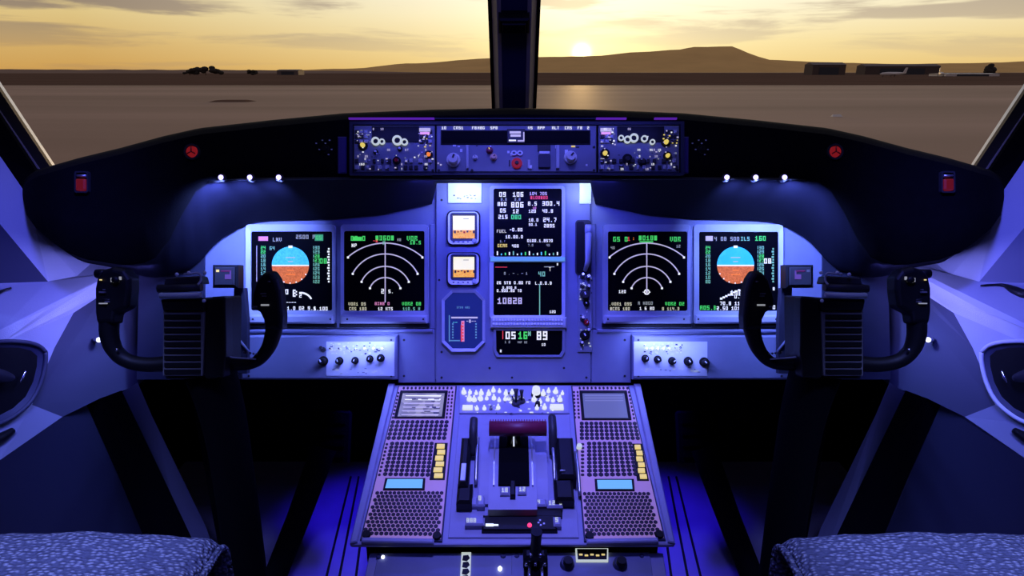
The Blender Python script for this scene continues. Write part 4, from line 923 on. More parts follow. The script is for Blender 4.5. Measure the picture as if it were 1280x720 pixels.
# white switch cluster ahead of the throttles
f = pd.at(642, 502, .0); r = thing('switch_cluster', 'cluster of white caps and toggles on the pedestal ahead of the throttles', 'switch panel', f)
b = mb(pedm); b.prism(f.quad([(574, 484), (711, 484), (712, 518), (574, 518)]), .0004, .004, .001); b.build('base_plate', r)
capm = em('white_caps_glow', (.72, .76, .76), .95); rs = random.Random(11)  # emission added to brighten the white caps
for j, (yy, n0, n1, n) in enumerate(((491, 580, 640, 9), (491, 678, 702, 4), (500, 586, 640, 8), (501, 668, 700, 5), (510, 596, 622, 4), (509, 672, 690, 3))):
    for k in range(n):
        px = n0 + (n1 - n0) * k / (n - 1) + rs.uniform(-1, 1); py = yy + rs.uniform(-2.2, 2.2); x, y = f.loc(px, py, .004); R_ = rs.uniform(2.3, 3.5) * 1.4 / FPX
        b = mb(capm if rs.random() < .8 else chrome); b.cyl(x, y, R_, .004, .004 + R_, R_ * .9, 10); b.cyl(x, y, R_ * .55, .004 + R_, .004 + R_ * 2.6, R_ * .4, 8); b.build('switch_cap', r)
for (x0, y0, x1, y1) in ((578, 508, 591, 513), (688, 507, 704, 513)): key(r, f, x0, y0, x1, y1, capm, .004, .006, 'white_key')
toggle(r, f, 645, 505, 16, dark, .004, dark, .9); toggle(r, f, 652, 502, 14, dark, .004, dark, .5)
for k in range(5): toggle(r, f, 636 + k * 4.2, 499 + (k % 2) * 4, 8, chrome, .004, capm, .6)
legends(r, f, scatter(580, 486, 702, 516, 60, [lw, capm, navy], 1, 3.4, 1, 2, rs), z=.0046)
x, y = f.loc(670, 494, .004); b = mb(black); b.cyl(x, y, .011, .004, .012, .010, 16); b.m(capm).cyl(x, y, .0095, .012, .026, .0085, 16); b.build('tall_white_knob', r)
x, y = f.loc(672, 507, .004); b = mb(black); b.cyl(x, y, .006, .004, .014, .005, 12); b.build('black_knob', r)

# throttle quadrant
f = pd.at(642, 590, .0); r = thing('throttle_quadrant', 'throttle quadrant with a maroon bar grip over a black arched slot', 'throttle quadrant', f)
def zslab(name, mat, pts, z0, z1, ch=0, par=r, bevel=0):
    b = mb(mat); b.prism(f.quad(pts, z1), z0, z1, ch); return b.build(name, par, None, bevel)
zslab('base_plate', pedm, [(574, 519), (712, 519), (724, 672), (560, 672)], .0004, .003, .001)
# curved centre cover: an arched hood higher in the middle
def drum(name, mat, px0, px1, y0, y1, prof, par=r, smooth=True):
    b = mb(mat); xa = f.loc(px0, (y0 + y1) / 2, .02)[0]; xb = f.loc(px1, (y0 + y1) / 2, .02)[0]; ya = f.loc(642, y1, 0)[1]; yb = f.loc(642, y0, 0)[1]
    vs = []; n = len(prof)
    for x in (xa, xb):
        for t, z in prof: vs.append((x, ya + (yb - ya) * t, z))
    fs = [[i, n + i, n + i + 1, i + 1] for i in range(n - 1)]; b.add(vs, fs, smooth); b.add(vs, [list(range(n)), [n + i for i in range(n)][::-1]]); return b.build(name, par)
ARC = [(0, 0), (0, .026), (.05, .032), (.25, .040), (.5, .044), (.75, .042), (.93, .034), (1, .022), (1, 0)]
def drum2(name, mat, px0, px1, y0, y1, z0, zm, z1, zb=0.0, par=r):
    """a slab arched along the pedestal: pixel rows y0 (far, height z1) to y1 (near, height z0)"""
    b = mb(mat); xa = f.loc(px0, (y0 + y1) / 2, zm)[0]; xb = f.loc(px1, (y0 + y1) / 2, zm)[0]; ya = f.loc(642, y1, z0)[1]; yb = f.loc(642, y0, z1)[1]
    n = 13; pr = [(ya, zb)]
    for k in range(n):
        t = k / (n - 1); z = z0 * (1 - t) ** 2 + (4 * zm - z0 - z1) / 2 * 2 * t * (1 - t) + z1 * t * t; pr.append((ya + (yb - ya) * t, z))
    pr.append((yb, zb)); m_ = len(pr); vs = [(x, y, z) for x in (xa, xb) for y, z in pr]
    b.add(vs, [[i, m_ + i, m_ + i + 1, i + 1] for i in range(m_ - 1)]); b.add(vs, [list(range(m_)), [m_ + i for i in range(m_)][::-1]]); return b.build(name, par)
drum2('centre_cover', pedm, 611.5, 670, 532, 637, .030, .046, .030, .012)
drum2('slot', blackm, 623.5, 661, 536, 606, .0450, .0482, .036, .02)
for x0, x1 in ((600, 612.5), (669.5, 684)): drum2('side_cheek', pedm, x0, x1, 532, 630, .012, .034, .022, .002)
for px in (618, 665): drum2('slot_edge', alu, px - 1.0, px + 1.0, 540, 606, .0455, .0488, .037, .02)
# throttle levers and their bar
hb = .085; xa, yb = f.loc(611.5, 535.5, hb); xb, _ = f.loc(683, 535.5, hb)
b = mb(maroon); b.tube([(xa, yb, hb), (xb, yb, hb)], .0145, 18); g = b.build('bar_grip', r)
b = mb(maroon)
for k in range(22): x = xa + (xb - xa) * (k + .5) / 22; b.box(x - .0009, x + .0009, yb + .002, yb + .009, hb + .0108, hb + .0155)
b.build('grip_ridges', g)
for px in (637, 648):
    x, _ = f.loc(px, 535, hb); _, ys = f.loc(642, 560, .03); b = mb(black); b.tube([(x, ys - .02, .012), (x, ys, .05), (x, yb, hb)], [.006, .005, .006], 10); b.build('throttle_arm', r)
x0, _ = f.loc(641.5, 550, .05); x, y = f.loc(642.2, 552, .047); b = mb(capm); b.box(x - .0014, x + .0014, y - .012, y + .012, .0445, .048); b.build('white_index', r)
# side levers with black blocks
def sidelever(pts_top, block, tail, name, bright):
    (x0, y0, x1, y1) = block; z = .038
    a = f.rect(x0, y0, x1, y1, z); b = mb(black); b.box(*a[:2], *a[2:], .003, z, .006); o = b.build(name, r)
    px, pa, pb = pts_top; xx, ya = f.loc(px, pa, .05); _, yb2 = f.loc(px, pb, .05)
    b = mb(dark); b.tube([(xx, yb2, .012), (xx, (ya + yb2) / 2, .046), (xx, ya, .05)], [.0075, .0085, .008], 12, sub=4); b.build('side_lever', r)
    a = f.rect(*tail, .03); b = mb(black); b.box(*a[:2], *a[2:], .003, .03, .005); b.build('lever_stop', r)
    bx, by0, by1 = bright; xx, ya = f.loc(bx, by0, z); _, yb2 = f.loc(bx, by1, z); b = mb(alu); b.box(xx - .005, xx + .005, yb2, ya, z, z + .003, .001); b.build('lever_plate', o)
sidelever((592.5, 524, 553), (572, 545, 589, 606), (570, 603, 591, 628), 'lever_block', (580, 580, 602))
sidelever((690, 521, 552), (698, 545, 716, 596), (694, 598, 716, 624), 'lever_block', (703, 588, 590))
for px, y0, y1 in ((597.5, 548, 606), (690.5, 552, 604), (720, 566, 620)):
    xx, ya = f.loc(px, y0, .02); _, yb2 = f.loc(px, y1, .01); b = mb(alu); b.tube([(xx, ya, .022), (xx, (ya + yb2) / 2, .026), (xx, yb2, .012)], .0034, 8, sub=4); b.build('lever_rail', r)
# small labelled blocks and the dark band at the foot
def block(x0, y0, x1, y1, z, txt, sub=True):
    a = f.rect(x0, y0, x1, y1, z); b = mb(pedm); b.box(*a[:2], *a[2:], .003, z, .003); o = b.build('label_block', r)
    ff_ = Frame(f.M @ Vector((0, 0, z)), ang); b = MB(); text(b, ff_, txt, x0 + 2, y0 + 1.5, min(6, (y1 - y0) * .55), lw, .0008); b.v = [v + Vector((0, 0, z)) for v in b.v]; b.build('marks', o)
block(625, 608, 637, 618, .043, '18'); block(647, 607, 658, 617, .043, '12'); block(578, 621, 597, 632, .014, '--'); block(596, 618, 606.5, 632, .018, '8')
block(670, 623, 683, 632, .018, '4'); block(684, 624, 703, 634, .016, '12 8'); block(581, 646, 606, 656, .016, '888'); block(692, 645, 701, 657, .016, '5')
zslab('dark_band', black, [(604, 643), (694, 643), (697, 663), (602, 663)], .003, .012, .003)
zslab('dark_step', black, [(669, 634), (703, 634), (703, 646), (669, 646)], .003, .010, .002)
x, y = f.loc(662, 656.5, .013); b = mb(E_RED); b.ball((x, y, .013), .0042, 12, 8); b.build('red_lamp', r)
x, y = f.loc(641, 611, .047); b = mb(black); b.box(x - .005, x + .005, y - .014, y + .02, .02, .047, .002); b.build('slot_foot', r)
b = mb(E_STRIP); a = f.rect(607, 655, 617, 657.6, .013); b.box(*a[:2], *a[2:], .012, .0145); a = f.rect(617, 655.8, 623, 657, .013); b.box(*a[:2], *a[2:], .012, .0145); b.build('white_lamp_strip', r)
for px, py in ((673, 654), (676, 657), (680, 655), (675, 651)): x, y = f.loc(px, py, .012); b = mb(white); b.box(x - .0016, x + .0016, y - .0016, y + .0016, .012, .014); b.build('white_dot', r)

# lower deck of the pedestal
ld = Frame(pd.M @ Vector((*pd.loc(642, 681), -.030)), ang * .8)
dk = thing('rear_console', 'low console deck behind the pedestal with screws, sockets and knobs', 'console', Frame((0, ld.o.y - .1, 0), 0))
inv = dk.matrix_world.inverted()
slab('deck_plate', pedm, ld, [(462, 690), (829, 690), (842, 770), (445, 770)], -.012, -.002, dk, 0, .002)
b = mb(blackm); 
for pts in ([(-.2, 0), (.2, 0)],):
    a = ld.M @ Vector((*ld.loc(462, 691), -.012)); c = ld.M @ Vector((*ld.loc(445, 770), -.012)); xw2 = .20
    vs = [(-xw2, a.y - .005, 0), (-xw2, a.y - .005, a.z), (-xw2, c.y, c.z), (-xw2, c.y, 0)]; vs += [(-x, y, z) for x, y, z in vs]
    b.add([inv @ Vector(v) for v in vs], [[0, 1, 2, 3], [7, 6, 5, 4], [0, 4, 5, 1], [1, 5, 6, 2], [2, 6, 7, 3]])
b.build('console_body', dk)
slab('left_face', panelB, ld, [(473, 692), (640, 692), (640, 765), (458, 765)], -.002, .002, dk, .001)
slab('small_face', panelB, ld, [(639.5, 692), (655, 692), (655, 765), (639, 765)], -.002, .003, dk, .001)
slab('right_face', panelB, ld, [(684, 691), (812, 691), (822, 765), (686, 765)], -.002, .002, dk, .001)
slab('slot', blackm, ld, [(655, 690), (684, 690), (686, 768), (655, 768)], -.002, .001, dk)
def ds(mat, fr, name, fn, par=dk):
    b = MB(); b.m(mat); fn(b, fr); b.v = [inv @ (fr.M @ v) for v in b.v]; return b.build(name, par)
for px, py, rad in ((474, 697, .005), (629, 696, .005), (646, 696, .005), (802, 696, .004)):
    x, y = ld.loc(px, py); ds(navy, ld, 'screw', lambda b, fr: b.cyl(x, y, rad, .002, .005, rad * .8, 12))
x, y = ld.loc(479, 698); ds(E_LAMPS, ld, 'white_lamp', lambda b, fr: b.ball((x, y, .004), .0032, 10, 6))
x, y = ld.loc(625, 713); ds(E_LAMPS, ld, 'white_lamp', lambda b, fr: b.ball((x, y, .005), .0038, 10, 6, (1, 1.2, 1)))
o = slab('socket_plate', lw, ld, [(577, 692), (589, 692), (587.5, 742), (574, 742)], .002, .005, dk, .001)
for k in range(5):
    x, y = ld.loc(582.3 - k * .2, 698 + k * 8.5, .005); ds(black, ld, 'socket', lambda b, fr: b.prism([(x - .006, y - .004), (x + .002, y - .006), (x + .007, y), (x + .004, y + .006), (x - .005, y + .005)], .005, .0064), o)
o = slab('connector', lw, ld, [(719, 688), (760, 688), (760, 704), (720, 704)], .002, .007, dk, .001); slab('connector_mouth', black, ld, [(721, 689.5), (758.5, 689.5), (758, 702.5), (722, 702.5)], .007, .0078, o if 0 else dk)
for k in range(5): x, y = ld.loc(726 + k * 7, 693.5 + (k % 2), .008); ds(yel, ld, 'connector_pin', lambda b, fr: b.box(x - .003, x + .003, y - .0012, y + .0012, .0078, .0095))
for px in (709, 775):
    x, y = ld.loc(px, 706, .002); ds(navy, ld, 'knob', lambda b, fr: (b.cyl(x, y, .013, .002, .012, .011, 18), b.m(black), b.cyl(x + .001, y - .004, .009, .012, .022, .008, 14)))
# parking brake handle standing in the slot
x, y = ld.loc(669, 712, .0); f = Frame(ld.M @ Vector((x, y, .001)), ang * .8)
r = thing('brake_handle', 'chrome and black brake handle rising from the dark slot of the rear console', 'handle', f)
for dx in (-.011, .011): b = mb(chrome); b.tube([(dx, -.12, .006), (dx, -.03, .012), (dx * .9, .002, .016)], .0032, 10); b.build('chrome_rod', r)
b = mb(black); b.box(-.021, .021, .0, .022, .004, .03, .006); b.build('grip_block', r)
b = mb(chrome)
for k in range(5): b.cyl(-.016 + k * .008, -.002 + (k % 2) * .008, .0028, .026 if k % 2 else .014, .033 if k % 2 else .02, .002, 8)
b.build('chrome_studs', r)
b = mb(black); b.tube([(0, .012, .02), (.001, .02, .045), (.002, .024, .07)], [.011, .009, .010], 12, sub=4); b.build('black_lever', r)

# ------------------------------------------------------------------ control yokes
def yoke(side):
    s = -1 if side == 'left' else 1
    mir = (lambda x: x) if s < 0 else (lambda x: 1282.5 - x)
    d0 = 1.15
    f = Frame(Vector((P(mir(290), 700, 1.2).x, 1.03, 0)), 0)
    r = thing('control_yoke', 'black twin-horned control yoke with a slatted clip, in front of the %s seat' % side, 'control yoke', f)
    inv = r.matrix_world.inverted()
    def Q(px, py, d=d0): return inv @ P(mir(px), py, d)
    def tube(name, mat, pts, rad, par=r, **k):
        b = mb(mat); b.tube([Q(*p) for p in pts], rad, **k); return b.build(name, par)
    px = d0 / FPX
    # outer horn and inner horn
    tube('outer_horn', yokem, [(224, 452, 1.16), (190, 456, 1.152), (162, 452, 1.147), (145, 440, 1.142), (137, 420, 1.137), (137, 395, 1.133), (139, 372, 1.13)], [11 * px, 9.5 * px, 9 * px, 9.5 * px, 11 * px, 11.5 * px, 11.5 * px], n=14, sub=6)
    tube('inner_horn', yokem, [(262, 452, 1.16), (292, 455, 1.152), (318, 453, 1.147), (334, 437, 1.142), (342, 415, 1.137), (344, 395, 1.133), (343, 375, 1.13)], [11 * px, 8.5 * px, 7 * px, 8.5 * px, 10 * px, 10.5 * px, 10.5 * px], n=14, sub=6)
    # grip heads with their switches
    def head(name, pts, zt=.018):
        b = mb(yokem); c = [Q(*p) for p in pts]; n = len(c); fw = FW * zt; vs = [v - fw * .9 for v in c] + [v + fw for v in c]
        m0 = sum(c, Vector()) / n
        b.add([m0 + (v - m0) * .9 for v in vs[:n]] + [v + fw * .45 * -1 for v in c] + vs[n:], [list(range(n)), [2 * n + i for i in range(n)][::-1]] + [[i, i + n, (i + 1) % n + n, (i + 1) % n] for i in range(n)] + [[i + n, i + 2 * n, (i + 1) % n + 2 * n, (i + 1) % n + n] for i in range(n)])
        o = b.build(name, r, None, .005); return o
    h1 = head('outer_grip_head', [(124, 392, 1.13), (124, 360, 1.13), (127, 345, 1.13), (134, 337, 1.13), (146, 333.5, 1.13), (160, 337, 1.13), (168, 348, 1.13), (168, 362, 1.13), (165, 384, 1.13), (158, 388, 1.13), (149, 392, 1.13), (147, 405, 1.13), (126, 405, 1.13)])
    h2 = head('inner_grip_head', [(356, 395, 1.13), (353, 362, 1.13), (349, 348, 1.13), (342, 338, 1.13), (333, 340, 1.13), (325, 350, 1.13), (319, 368, 1.13), (318, 384, 1.13), (328, 390, 1.13), (333, 400, 1.13), (334, 412, 1.13), (355, 412, 1.13)])
    def dots(par, spots):
        b = MB(); ext = -.9 * .018 - .0035
        for x, y, w_, h_, m in spots:
            b.m(m); c = Q(x, y, 1.13) + FW * ext; u = RT * w_ * px * .5; v = UP * h_ * px * .5; g = FW * .004
            b.add([c - u - v, c + u - v, c + u + v, c - u + v, c - u - v + g, c + u - v + g, c + u + v + g, c - u + v + g], [[0, 1, 2, 3], [0, 4, 5, 1], [1, 5, 6, 2], [2, 6, 7, 3], [3, 7, 4, 0]])
        b.build('switch_marks', par)
    dwm = em('dim_white_mark', (.32, .33, .37), .8)
    dots(h1, [(148, 350, 2, 5, dwm), (151, 352.5, 2.2, 2.2, dwm), (154.5, 350, 2.6, 5, dwm), (158, 348, 1.5, 4, dwm), (136, 365, 7, 2, slatm), (137, 379, 9, 1.4, dwm), (142, 377, 5, 1.6, slatm), (134, 350, 1.5, 1.5, yel), (138, 362, 2, 1.2, slatm)])
    dots(h2, [(334, 367, 6, 1.4, slatm), (335, 370, 5, 1.2, slatm), (336, 381, 9, 2, dwm), (324, 383, 4, 2, slatm), (341, 352, 2, 1.5, slatm)])
    # trim switch hat on the outer head
    b = mb(black); c = Q(153, 350, 1.13) - FW * .020; b.ball(tuple(c), .006, 10, 6, (1.2, .8, 1)); b.build('trim_switch', h1)
    b = mb(black); c = Q(132, 342, 1.13); b.tube([c + FW * .006, c + FW * .006 - RT * s * -.02], .008, 10); b.build('trigger', h1)
    # hub
    def hull(name, mat, poly, d_, th, bevel=.003, par=r):
        b = mb(mat); c = [Q(x, y, d_) for x, y in poly]; n = len(c)
        b.add(c + [v + FW * th for v in c], [list(range(n))[::-s], [n + i for i in range(n)][::s]] + [[i, (i + 1) % n, (i + 1) % n + n, i + n][::s] for i in range(n)]); return b.build(name, par, None, bevel)
    hull('hub_body', yokem, [(203, 376), (281, 370), (282, 378), (281, 455), (268, 474), (206, 474)], 1.135, .07)
    hull('hub_cheek', black, [(255, 374), (281, 371), (282, 440), (279, 472), (255, 472)], 1.115, .03)
    clip = hull('clip_board', slatm, [(203.5, 388), (256, 388), (253, 470), (203, 470)], 1.112, .014, .002)
    b = mb(black)
    for k in range(9):
        y0 = 393 + k * 8.6; c = [Q(206, y0, 1.1115), Q(251, y0, 1.1115), Q(251, y0 + 6.0, 1.1115), Q(206, y0 + 6.0, 1.1115)]
        b.add(c + [v - FW * .0022 + UP * (.001 if i > 1 else 0) for i, v in enumerate(c)], [[4, 5, 6, 7], [0, 1, 5, 4], [1, 2, 6, 5], [2, 3, 7, 6], [3, 0, 4, 7]])
    b.build('clip_slats', clip)
    # chart clip stacked on the hub: dark roller, pale bar, upper pad
    hull('clip_base', black, [(200, 374), (256, 372), (256, 388), (203, 388)], 1.105, .035, .003)
    tube('pale_clip_bar', panelL, [(200, 369.5, 1.10), (226, 369.5, 1.10), (251, 368.5, 1.10)], [3.4 * px, 3.2 * px, 3.0 * px], n=10)  # silver bar, its lit look put into a pale paint
    tube('clip_roller', dark, [(198, 361, 1.118), (252, 359, 1.118)], 5 * px, n=12)
    hull('clip_pad', dark, [(206, 347), (250, 345), (253, 355), (204, 357)], 1.115, .03, .003)
    tube('clip_spring', panelL, [(230, 343, 1.112), (240, 342, 1.11), (249, 342, 1.112), (251, 350, 1.115), (247, 356, 1.11)], 1.2 * px, n=8, sub=4)
    for x, y in ((221, 343), (236, 341), (256, 341), (255, 376), (202, 368)): b = mb(white); b.ball(tuple(Q(x, y, 1.105)), .0032, 10, 6); b.build('clip_stud', r)  # white paint stands in for glints on the chrome studs and catch
    tube('horn_rail', panelL, [(268, 443, 1.135), (292, 447, 1.135), (320, 449, 1.134)], [1.0 * px, 1.1 * px, 1.0 * px], n=8)
    b = mb(white); b.ball(tuple(Q(277, 431, 1.12)), .0045, 10, 6, (1.5, 1, .7)); b.build('chrome_catch', r)
    b = mb(chrome); b.ball(tuple(Q(146, 437, 1.125)), .0028, 10, 6); b.build('chrome_stud', r)
    for k in range(5): b = mb(slatm); b.ball(tuple(Q(305 + k * 4, 440.5 + k * .5, 1.136)), .0022, 8, 5); b.build('rail_bead', r)
    # column down to the floor, boot at its foot
    b = mb(blackm); top = Q(263, 462, 1.185); mid = Q(287, 560, 1.22); bot = inv @ Vector((P(mir(303), 720, 1.28).x, 1.03, .0))
    b.tube([top, mid, (bot + (mid - bot) * .2), bot], [.042, .036, .036, .036], n=16, flat=(1, 1.3), sub=6, up=(0, 1, 0)); b.build('column', r)
    b = mb(black); b.tube([bot + Vector((0, 0, .001)), bot + Vector((0, 0, .03)), bot + Vector((0, 0, .07))], [.085, .07, .045], 18); b.build('column_boot', r)
    b = mb(dark); b.tube([Q(240, 425, 1.20), Q(240, 420, 1.40)], .02, 14); b.build('pivot_shaft', r)
    return r
yoke('left'); yoke('right')

# small instrument boxes on brackets between yokes and displays
def ibox(side):
    s = -1 if side == 'left' else 1; mir = (lambda x: x) if s < 0 else (lambda x: 1282.5 - x)
    f = facing(mir(281), 346, 1.33); r = thing('chronometer_box', 'small dark square instrument box on a bracket by the %s yoke' % side, 'instrument', f)
    a = f.rect(*( (265, 331, 297, 360) if s < 0 else (983, 331, 1017.5, 360))); b = mb(black); b.box(*a[:2], *a[2:], -.03, 0, .004); b.build('case', r)
    a2 = (a[0] + .006, a[1] - .006, a[2] + .006, a[3] - .005); b = mb(dark); b.box(*a2[:2], *a2[2:], 0, .002, .001); fc_ = b.build('face', r)
    b = MB(); bar(b, f, mir(272) - 2, 337, mir(272) + 2, 340, yel if s < 0 else slatm, .0026); bar(b, f, mir(284) - 3, 343, mir(284) + 3, 349, E_PD, .0026); bar(b, f, mir(288) - 1, 338, mir(288) + 1, 349, E_PD, .0026); bar(b, f, mir(282) - 6, 338, mir(282) + 6, 339.5, maroon, .0026); b.build('dial_marks', fc_)
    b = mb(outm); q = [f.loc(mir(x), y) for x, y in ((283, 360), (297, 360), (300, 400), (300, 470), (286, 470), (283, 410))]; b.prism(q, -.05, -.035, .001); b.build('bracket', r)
    b = mb(panelB); p0, p1 = f.loc(mir(281), 404, -.03), f.loc(mir(310), 440, -.03); b.tube([(*p0, -.034), (*p1, -.034)], .003, 8); b.build('brace', r)
E_PD = em('glow_purple_dim', (.12, .06, .25), .8)
ibox('left'); ibox('right')

# ------------------------------------------------------------------ seats
fle = pm('woven_fleece', (.5, .52, .6), .95, nz=.25, scale=90, spec=.1)
nt3 = fle.node_tree; t3 = nt3.nodes.new('ShaderNodeTexCoord'); v3 = nt3.nodes.new('ShaderNodeTexVoronoi'); v3.inputs['Scale'].default_value = 135; v3.inputs['Randomness'].default_value = .8
m3 = nt3.nodes.new('ShaderNodeMapping'); m3.inputs['Scale'].default_value = (.75, 1.35, 1); nt3.links.new(t3.outputs['Object'], m3.inputs[0]); nt3.links.new(m3.outputs[0], v3.inputs['Vector'])
bp3 = nt3.nodes.new('ShaderNodeBump'); bp3.inputs['Strength'].default_value = .9; bp3.inputs['Distance'].default_value = .010; bp3.invert = True
nt3.links.new(v3.outputs['Distance'], bp3.inputs['Height']); nt3.links.new(bp3.outputs['Normal'], nt3.nodes['Principled BSDF'].inputs['Normal'])
r3 = nt3.nodes.new('ShaderNodeValToRGB'); r3.color_ramp.elements[0].color = (.72, .74, .8, 1); r3.color_ramp.elements[1].position = .5; r3.color_ramp.elements[1].color = (.15, .16, .22, 1)
nt3.links.new(v3.outputs['Distance'], r3.inputs[0]); nt3.links.new(r3.outputs[0], nt3.nodes['Principled BSDF'].inputs['Base Color'])
cushm = pm('navy_cushion', (.03, .035, .06), .8, nz=.2, scale=40)
def seat(side):
    s = -1 if side == 'left' else 1
    zt = .60; mir = (lambda x: x) if s < 0 else (lambda x: 1251 - x)
    cr = PZ(mir(276), 657, zt); xin = abs(cr.x); xout = xin + .50; yf = cr.y + .002; yb_ = yf - .50
    f = Frame((s * (xin + xout) / 2, (yf + yb_) / 2, 0), 0)
    r = thing('pilot_seat', '%s pilot seat cushion under a pale blue woven fleece cover' % side, 'seat', f)
    hw, hd = (xout - xin) / 2, (yf - yb_) / 2; ins = -s                      # the inner side faces the pedestal
    # fleece: a draped sheet over top and front
    b = mb(fle); nu, nv = 60, 70; vs = []; R_ = .03; top_len = hd * 2
    for j in range(nv):
        t = j / (nv - 1); L_ = top_len + .16; q = t * L_
        if q < top_len - R_: y, z = -hd + q, 0
        elif q < top_len - R_ + R_ * PI / 2: a = (q - top_len + R_) / R_; y, z = hd - R_ + R_ * math.sin(a), -R_ + R_ * math.cos(a)
        else: y, z = hd, -R_ - (q - (top_len - R_ + R_ * PI / 2))
        for i in range(nu):
            u = i / (nu - 1) * 2 - 1; e = max(0, abs(u) - .90) / .10
            n_ = mnoise.noise((u * 14 + s * 5, q * 45, 2)) * .0022 + mnoise.noise((u * 3, q * 8, 5 + s)) * .006
            crown = .012 * (1 - u * u)
            x = u * hw
            vs.append((x, y + (n_ if z < -R_ * .5 else 0), zt + z - .018 * e * e + n_ * (1 if z > -.02 else 0) + crown * (1 if z > -R_ else 0) - .012))
    fs = [[j * nu + i, j * nu + i + 1, (j + 1) * nu + i + 1, (j + 1) * nu + i] for j in range(nv - 1) for i in range(nu - 1)]
    b.add(vs, fs, True); o = b.build('fleece_cover', r); so_ = o.modifiers.new('thick', 'SOLIDIFY'); so_.thickness = .010; so_.offset = -1
    # rolled hem along the inner edge
    b = mb(fle); k = nu - 1 if ins > 0 else 0; b.tube([vs[j * nu + k] for j in range(nv)], .006, 8); b.build('cover_hem', r)
    b = mb(cushm); b.box(-hw + .015, hw - .015, -hd, hd - .02, zt - .16, zt - .038); b.build('cushion', r, None, .025)
    b = mb(dark); b.box(-hw + .05, hw - .05, -hd + .02, hd - .08, .30, zt - .15); b.build('seat_pan', r, None, .01)
    b = mb(dark); b.box(-hw + .12, hw - .12, -hd + .1, hd - .18, .0, .31); b.build('seat_pedestal', r, None, .01)
seat('left'); seat('right')

# ------------------------------------------------------------------ side linings
LPL = {}
linerX = pm('side_lining_deep_shade', (.022, .024, .045), .6); linerE = pm('side_lining_lit', (.62, .64, .68), .7, nz=.08, scale=30, bump=.3, bscale=500)  # lining copies with deep shade and a lit edge put into the colour
def lining(side):
    s = -1 if side == 'left' else 1; mir = (lambda x: x) if s < 0 else (lambda x: 1284 - x)
    root = bpy.data.objects.new('trim_2' if s < 0 else 'trim_3', None); COL.objects.link(root); tag(root, kind='structure')
    polys = []
    def poly(name, mat, pts): polys.append((name, mat, pts))
    sill = [(-70, 92, 1.10), (0, 195, 1.06), (33, 243, 1.03), (36, 262, 1.025), (45, 288, 1.01), (60, 352, 1.02), (0, 280, 1.09), (-70, 196, 1.12)]
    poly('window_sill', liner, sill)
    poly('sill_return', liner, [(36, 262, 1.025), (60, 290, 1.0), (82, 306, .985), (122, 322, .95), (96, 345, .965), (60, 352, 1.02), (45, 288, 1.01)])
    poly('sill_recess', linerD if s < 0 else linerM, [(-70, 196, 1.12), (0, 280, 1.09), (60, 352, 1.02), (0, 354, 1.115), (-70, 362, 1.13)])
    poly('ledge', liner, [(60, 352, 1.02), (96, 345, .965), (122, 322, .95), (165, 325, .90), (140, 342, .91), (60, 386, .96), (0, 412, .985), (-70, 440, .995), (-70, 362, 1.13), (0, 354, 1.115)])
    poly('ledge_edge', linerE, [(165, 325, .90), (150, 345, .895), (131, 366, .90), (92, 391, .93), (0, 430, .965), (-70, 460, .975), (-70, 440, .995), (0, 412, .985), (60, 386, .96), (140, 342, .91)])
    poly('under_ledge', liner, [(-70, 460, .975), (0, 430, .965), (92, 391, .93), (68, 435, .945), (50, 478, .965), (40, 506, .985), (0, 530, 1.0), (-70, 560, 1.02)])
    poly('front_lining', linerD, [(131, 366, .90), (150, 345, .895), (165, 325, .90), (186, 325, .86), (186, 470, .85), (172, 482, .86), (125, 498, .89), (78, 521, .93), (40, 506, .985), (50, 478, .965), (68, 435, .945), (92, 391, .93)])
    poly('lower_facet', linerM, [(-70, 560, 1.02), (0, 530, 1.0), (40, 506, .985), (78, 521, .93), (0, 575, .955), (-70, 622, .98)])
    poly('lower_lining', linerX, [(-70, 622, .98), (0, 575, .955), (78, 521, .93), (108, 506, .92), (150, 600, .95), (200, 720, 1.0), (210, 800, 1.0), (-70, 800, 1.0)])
    poly('footwell_shade', blackm, [(108, 506, .92), (125, 498, .90), (152, 488, .885), (215, 620, .90), (262, 720, .92), (262, 800, .92), (205, 800, 1.0), (200, 720, 1.0), (150, 600, .95)])  # black strip painted in for the shaded gap beside the footwell trim
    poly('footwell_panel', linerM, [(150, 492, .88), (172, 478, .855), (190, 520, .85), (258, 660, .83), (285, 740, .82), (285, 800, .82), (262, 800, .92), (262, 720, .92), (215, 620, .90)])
    dep = {}
    for _, _, pts in polys:
        for px, py, X in pts: dep[(px, py)] = s * X * FPX / (mir(px) - 640)
    import numpy as np
    for it in range(60):                                        # relax the corners until every facet is flat
        acc = {k: [v, 1.0] for k, v in dep.items()}
        for _, _, pts in polys:
            A = np.array([P(mir(a), c, dep[(a, c)]) for a, c, X in pts]); m0 = A.mean(0); nn_ = np.linalg.svd(A - m0)[2][2]
            for a, c, X in pts:
                rr_ = np.array(ray(mir(a), c)); dn = rr_.dot(nn_)
                if abs(dn) > .05:
                    t = (m0 - np.array(EYE)).dot(nn_) / dn; t = max(dep[(a, c)] * .9, min(dep[(a, c)] * 1.1, t)); acc[(a, c)][0] += t; acc[(a, c)][1] += 1
        dep = {k: v[0] / v[1] for k, v in acc.items()}
    for name, mat, pts in polys:
        b = mb(mat); vs = [P(mir(a), c, dep[(a, c)]) for a, c, X in pts]; A = np.array(vs); m0 = A.mean(0); LPL[(s, name)] = (Vector(m0), Vector(np.linalg.svd(A - m0)[2][2]))
        b.add(vs, [list(range(len(vs)))[::(1 if s > 0 else -1)]]); b.build(name, root)
lining('left'); lining('right')

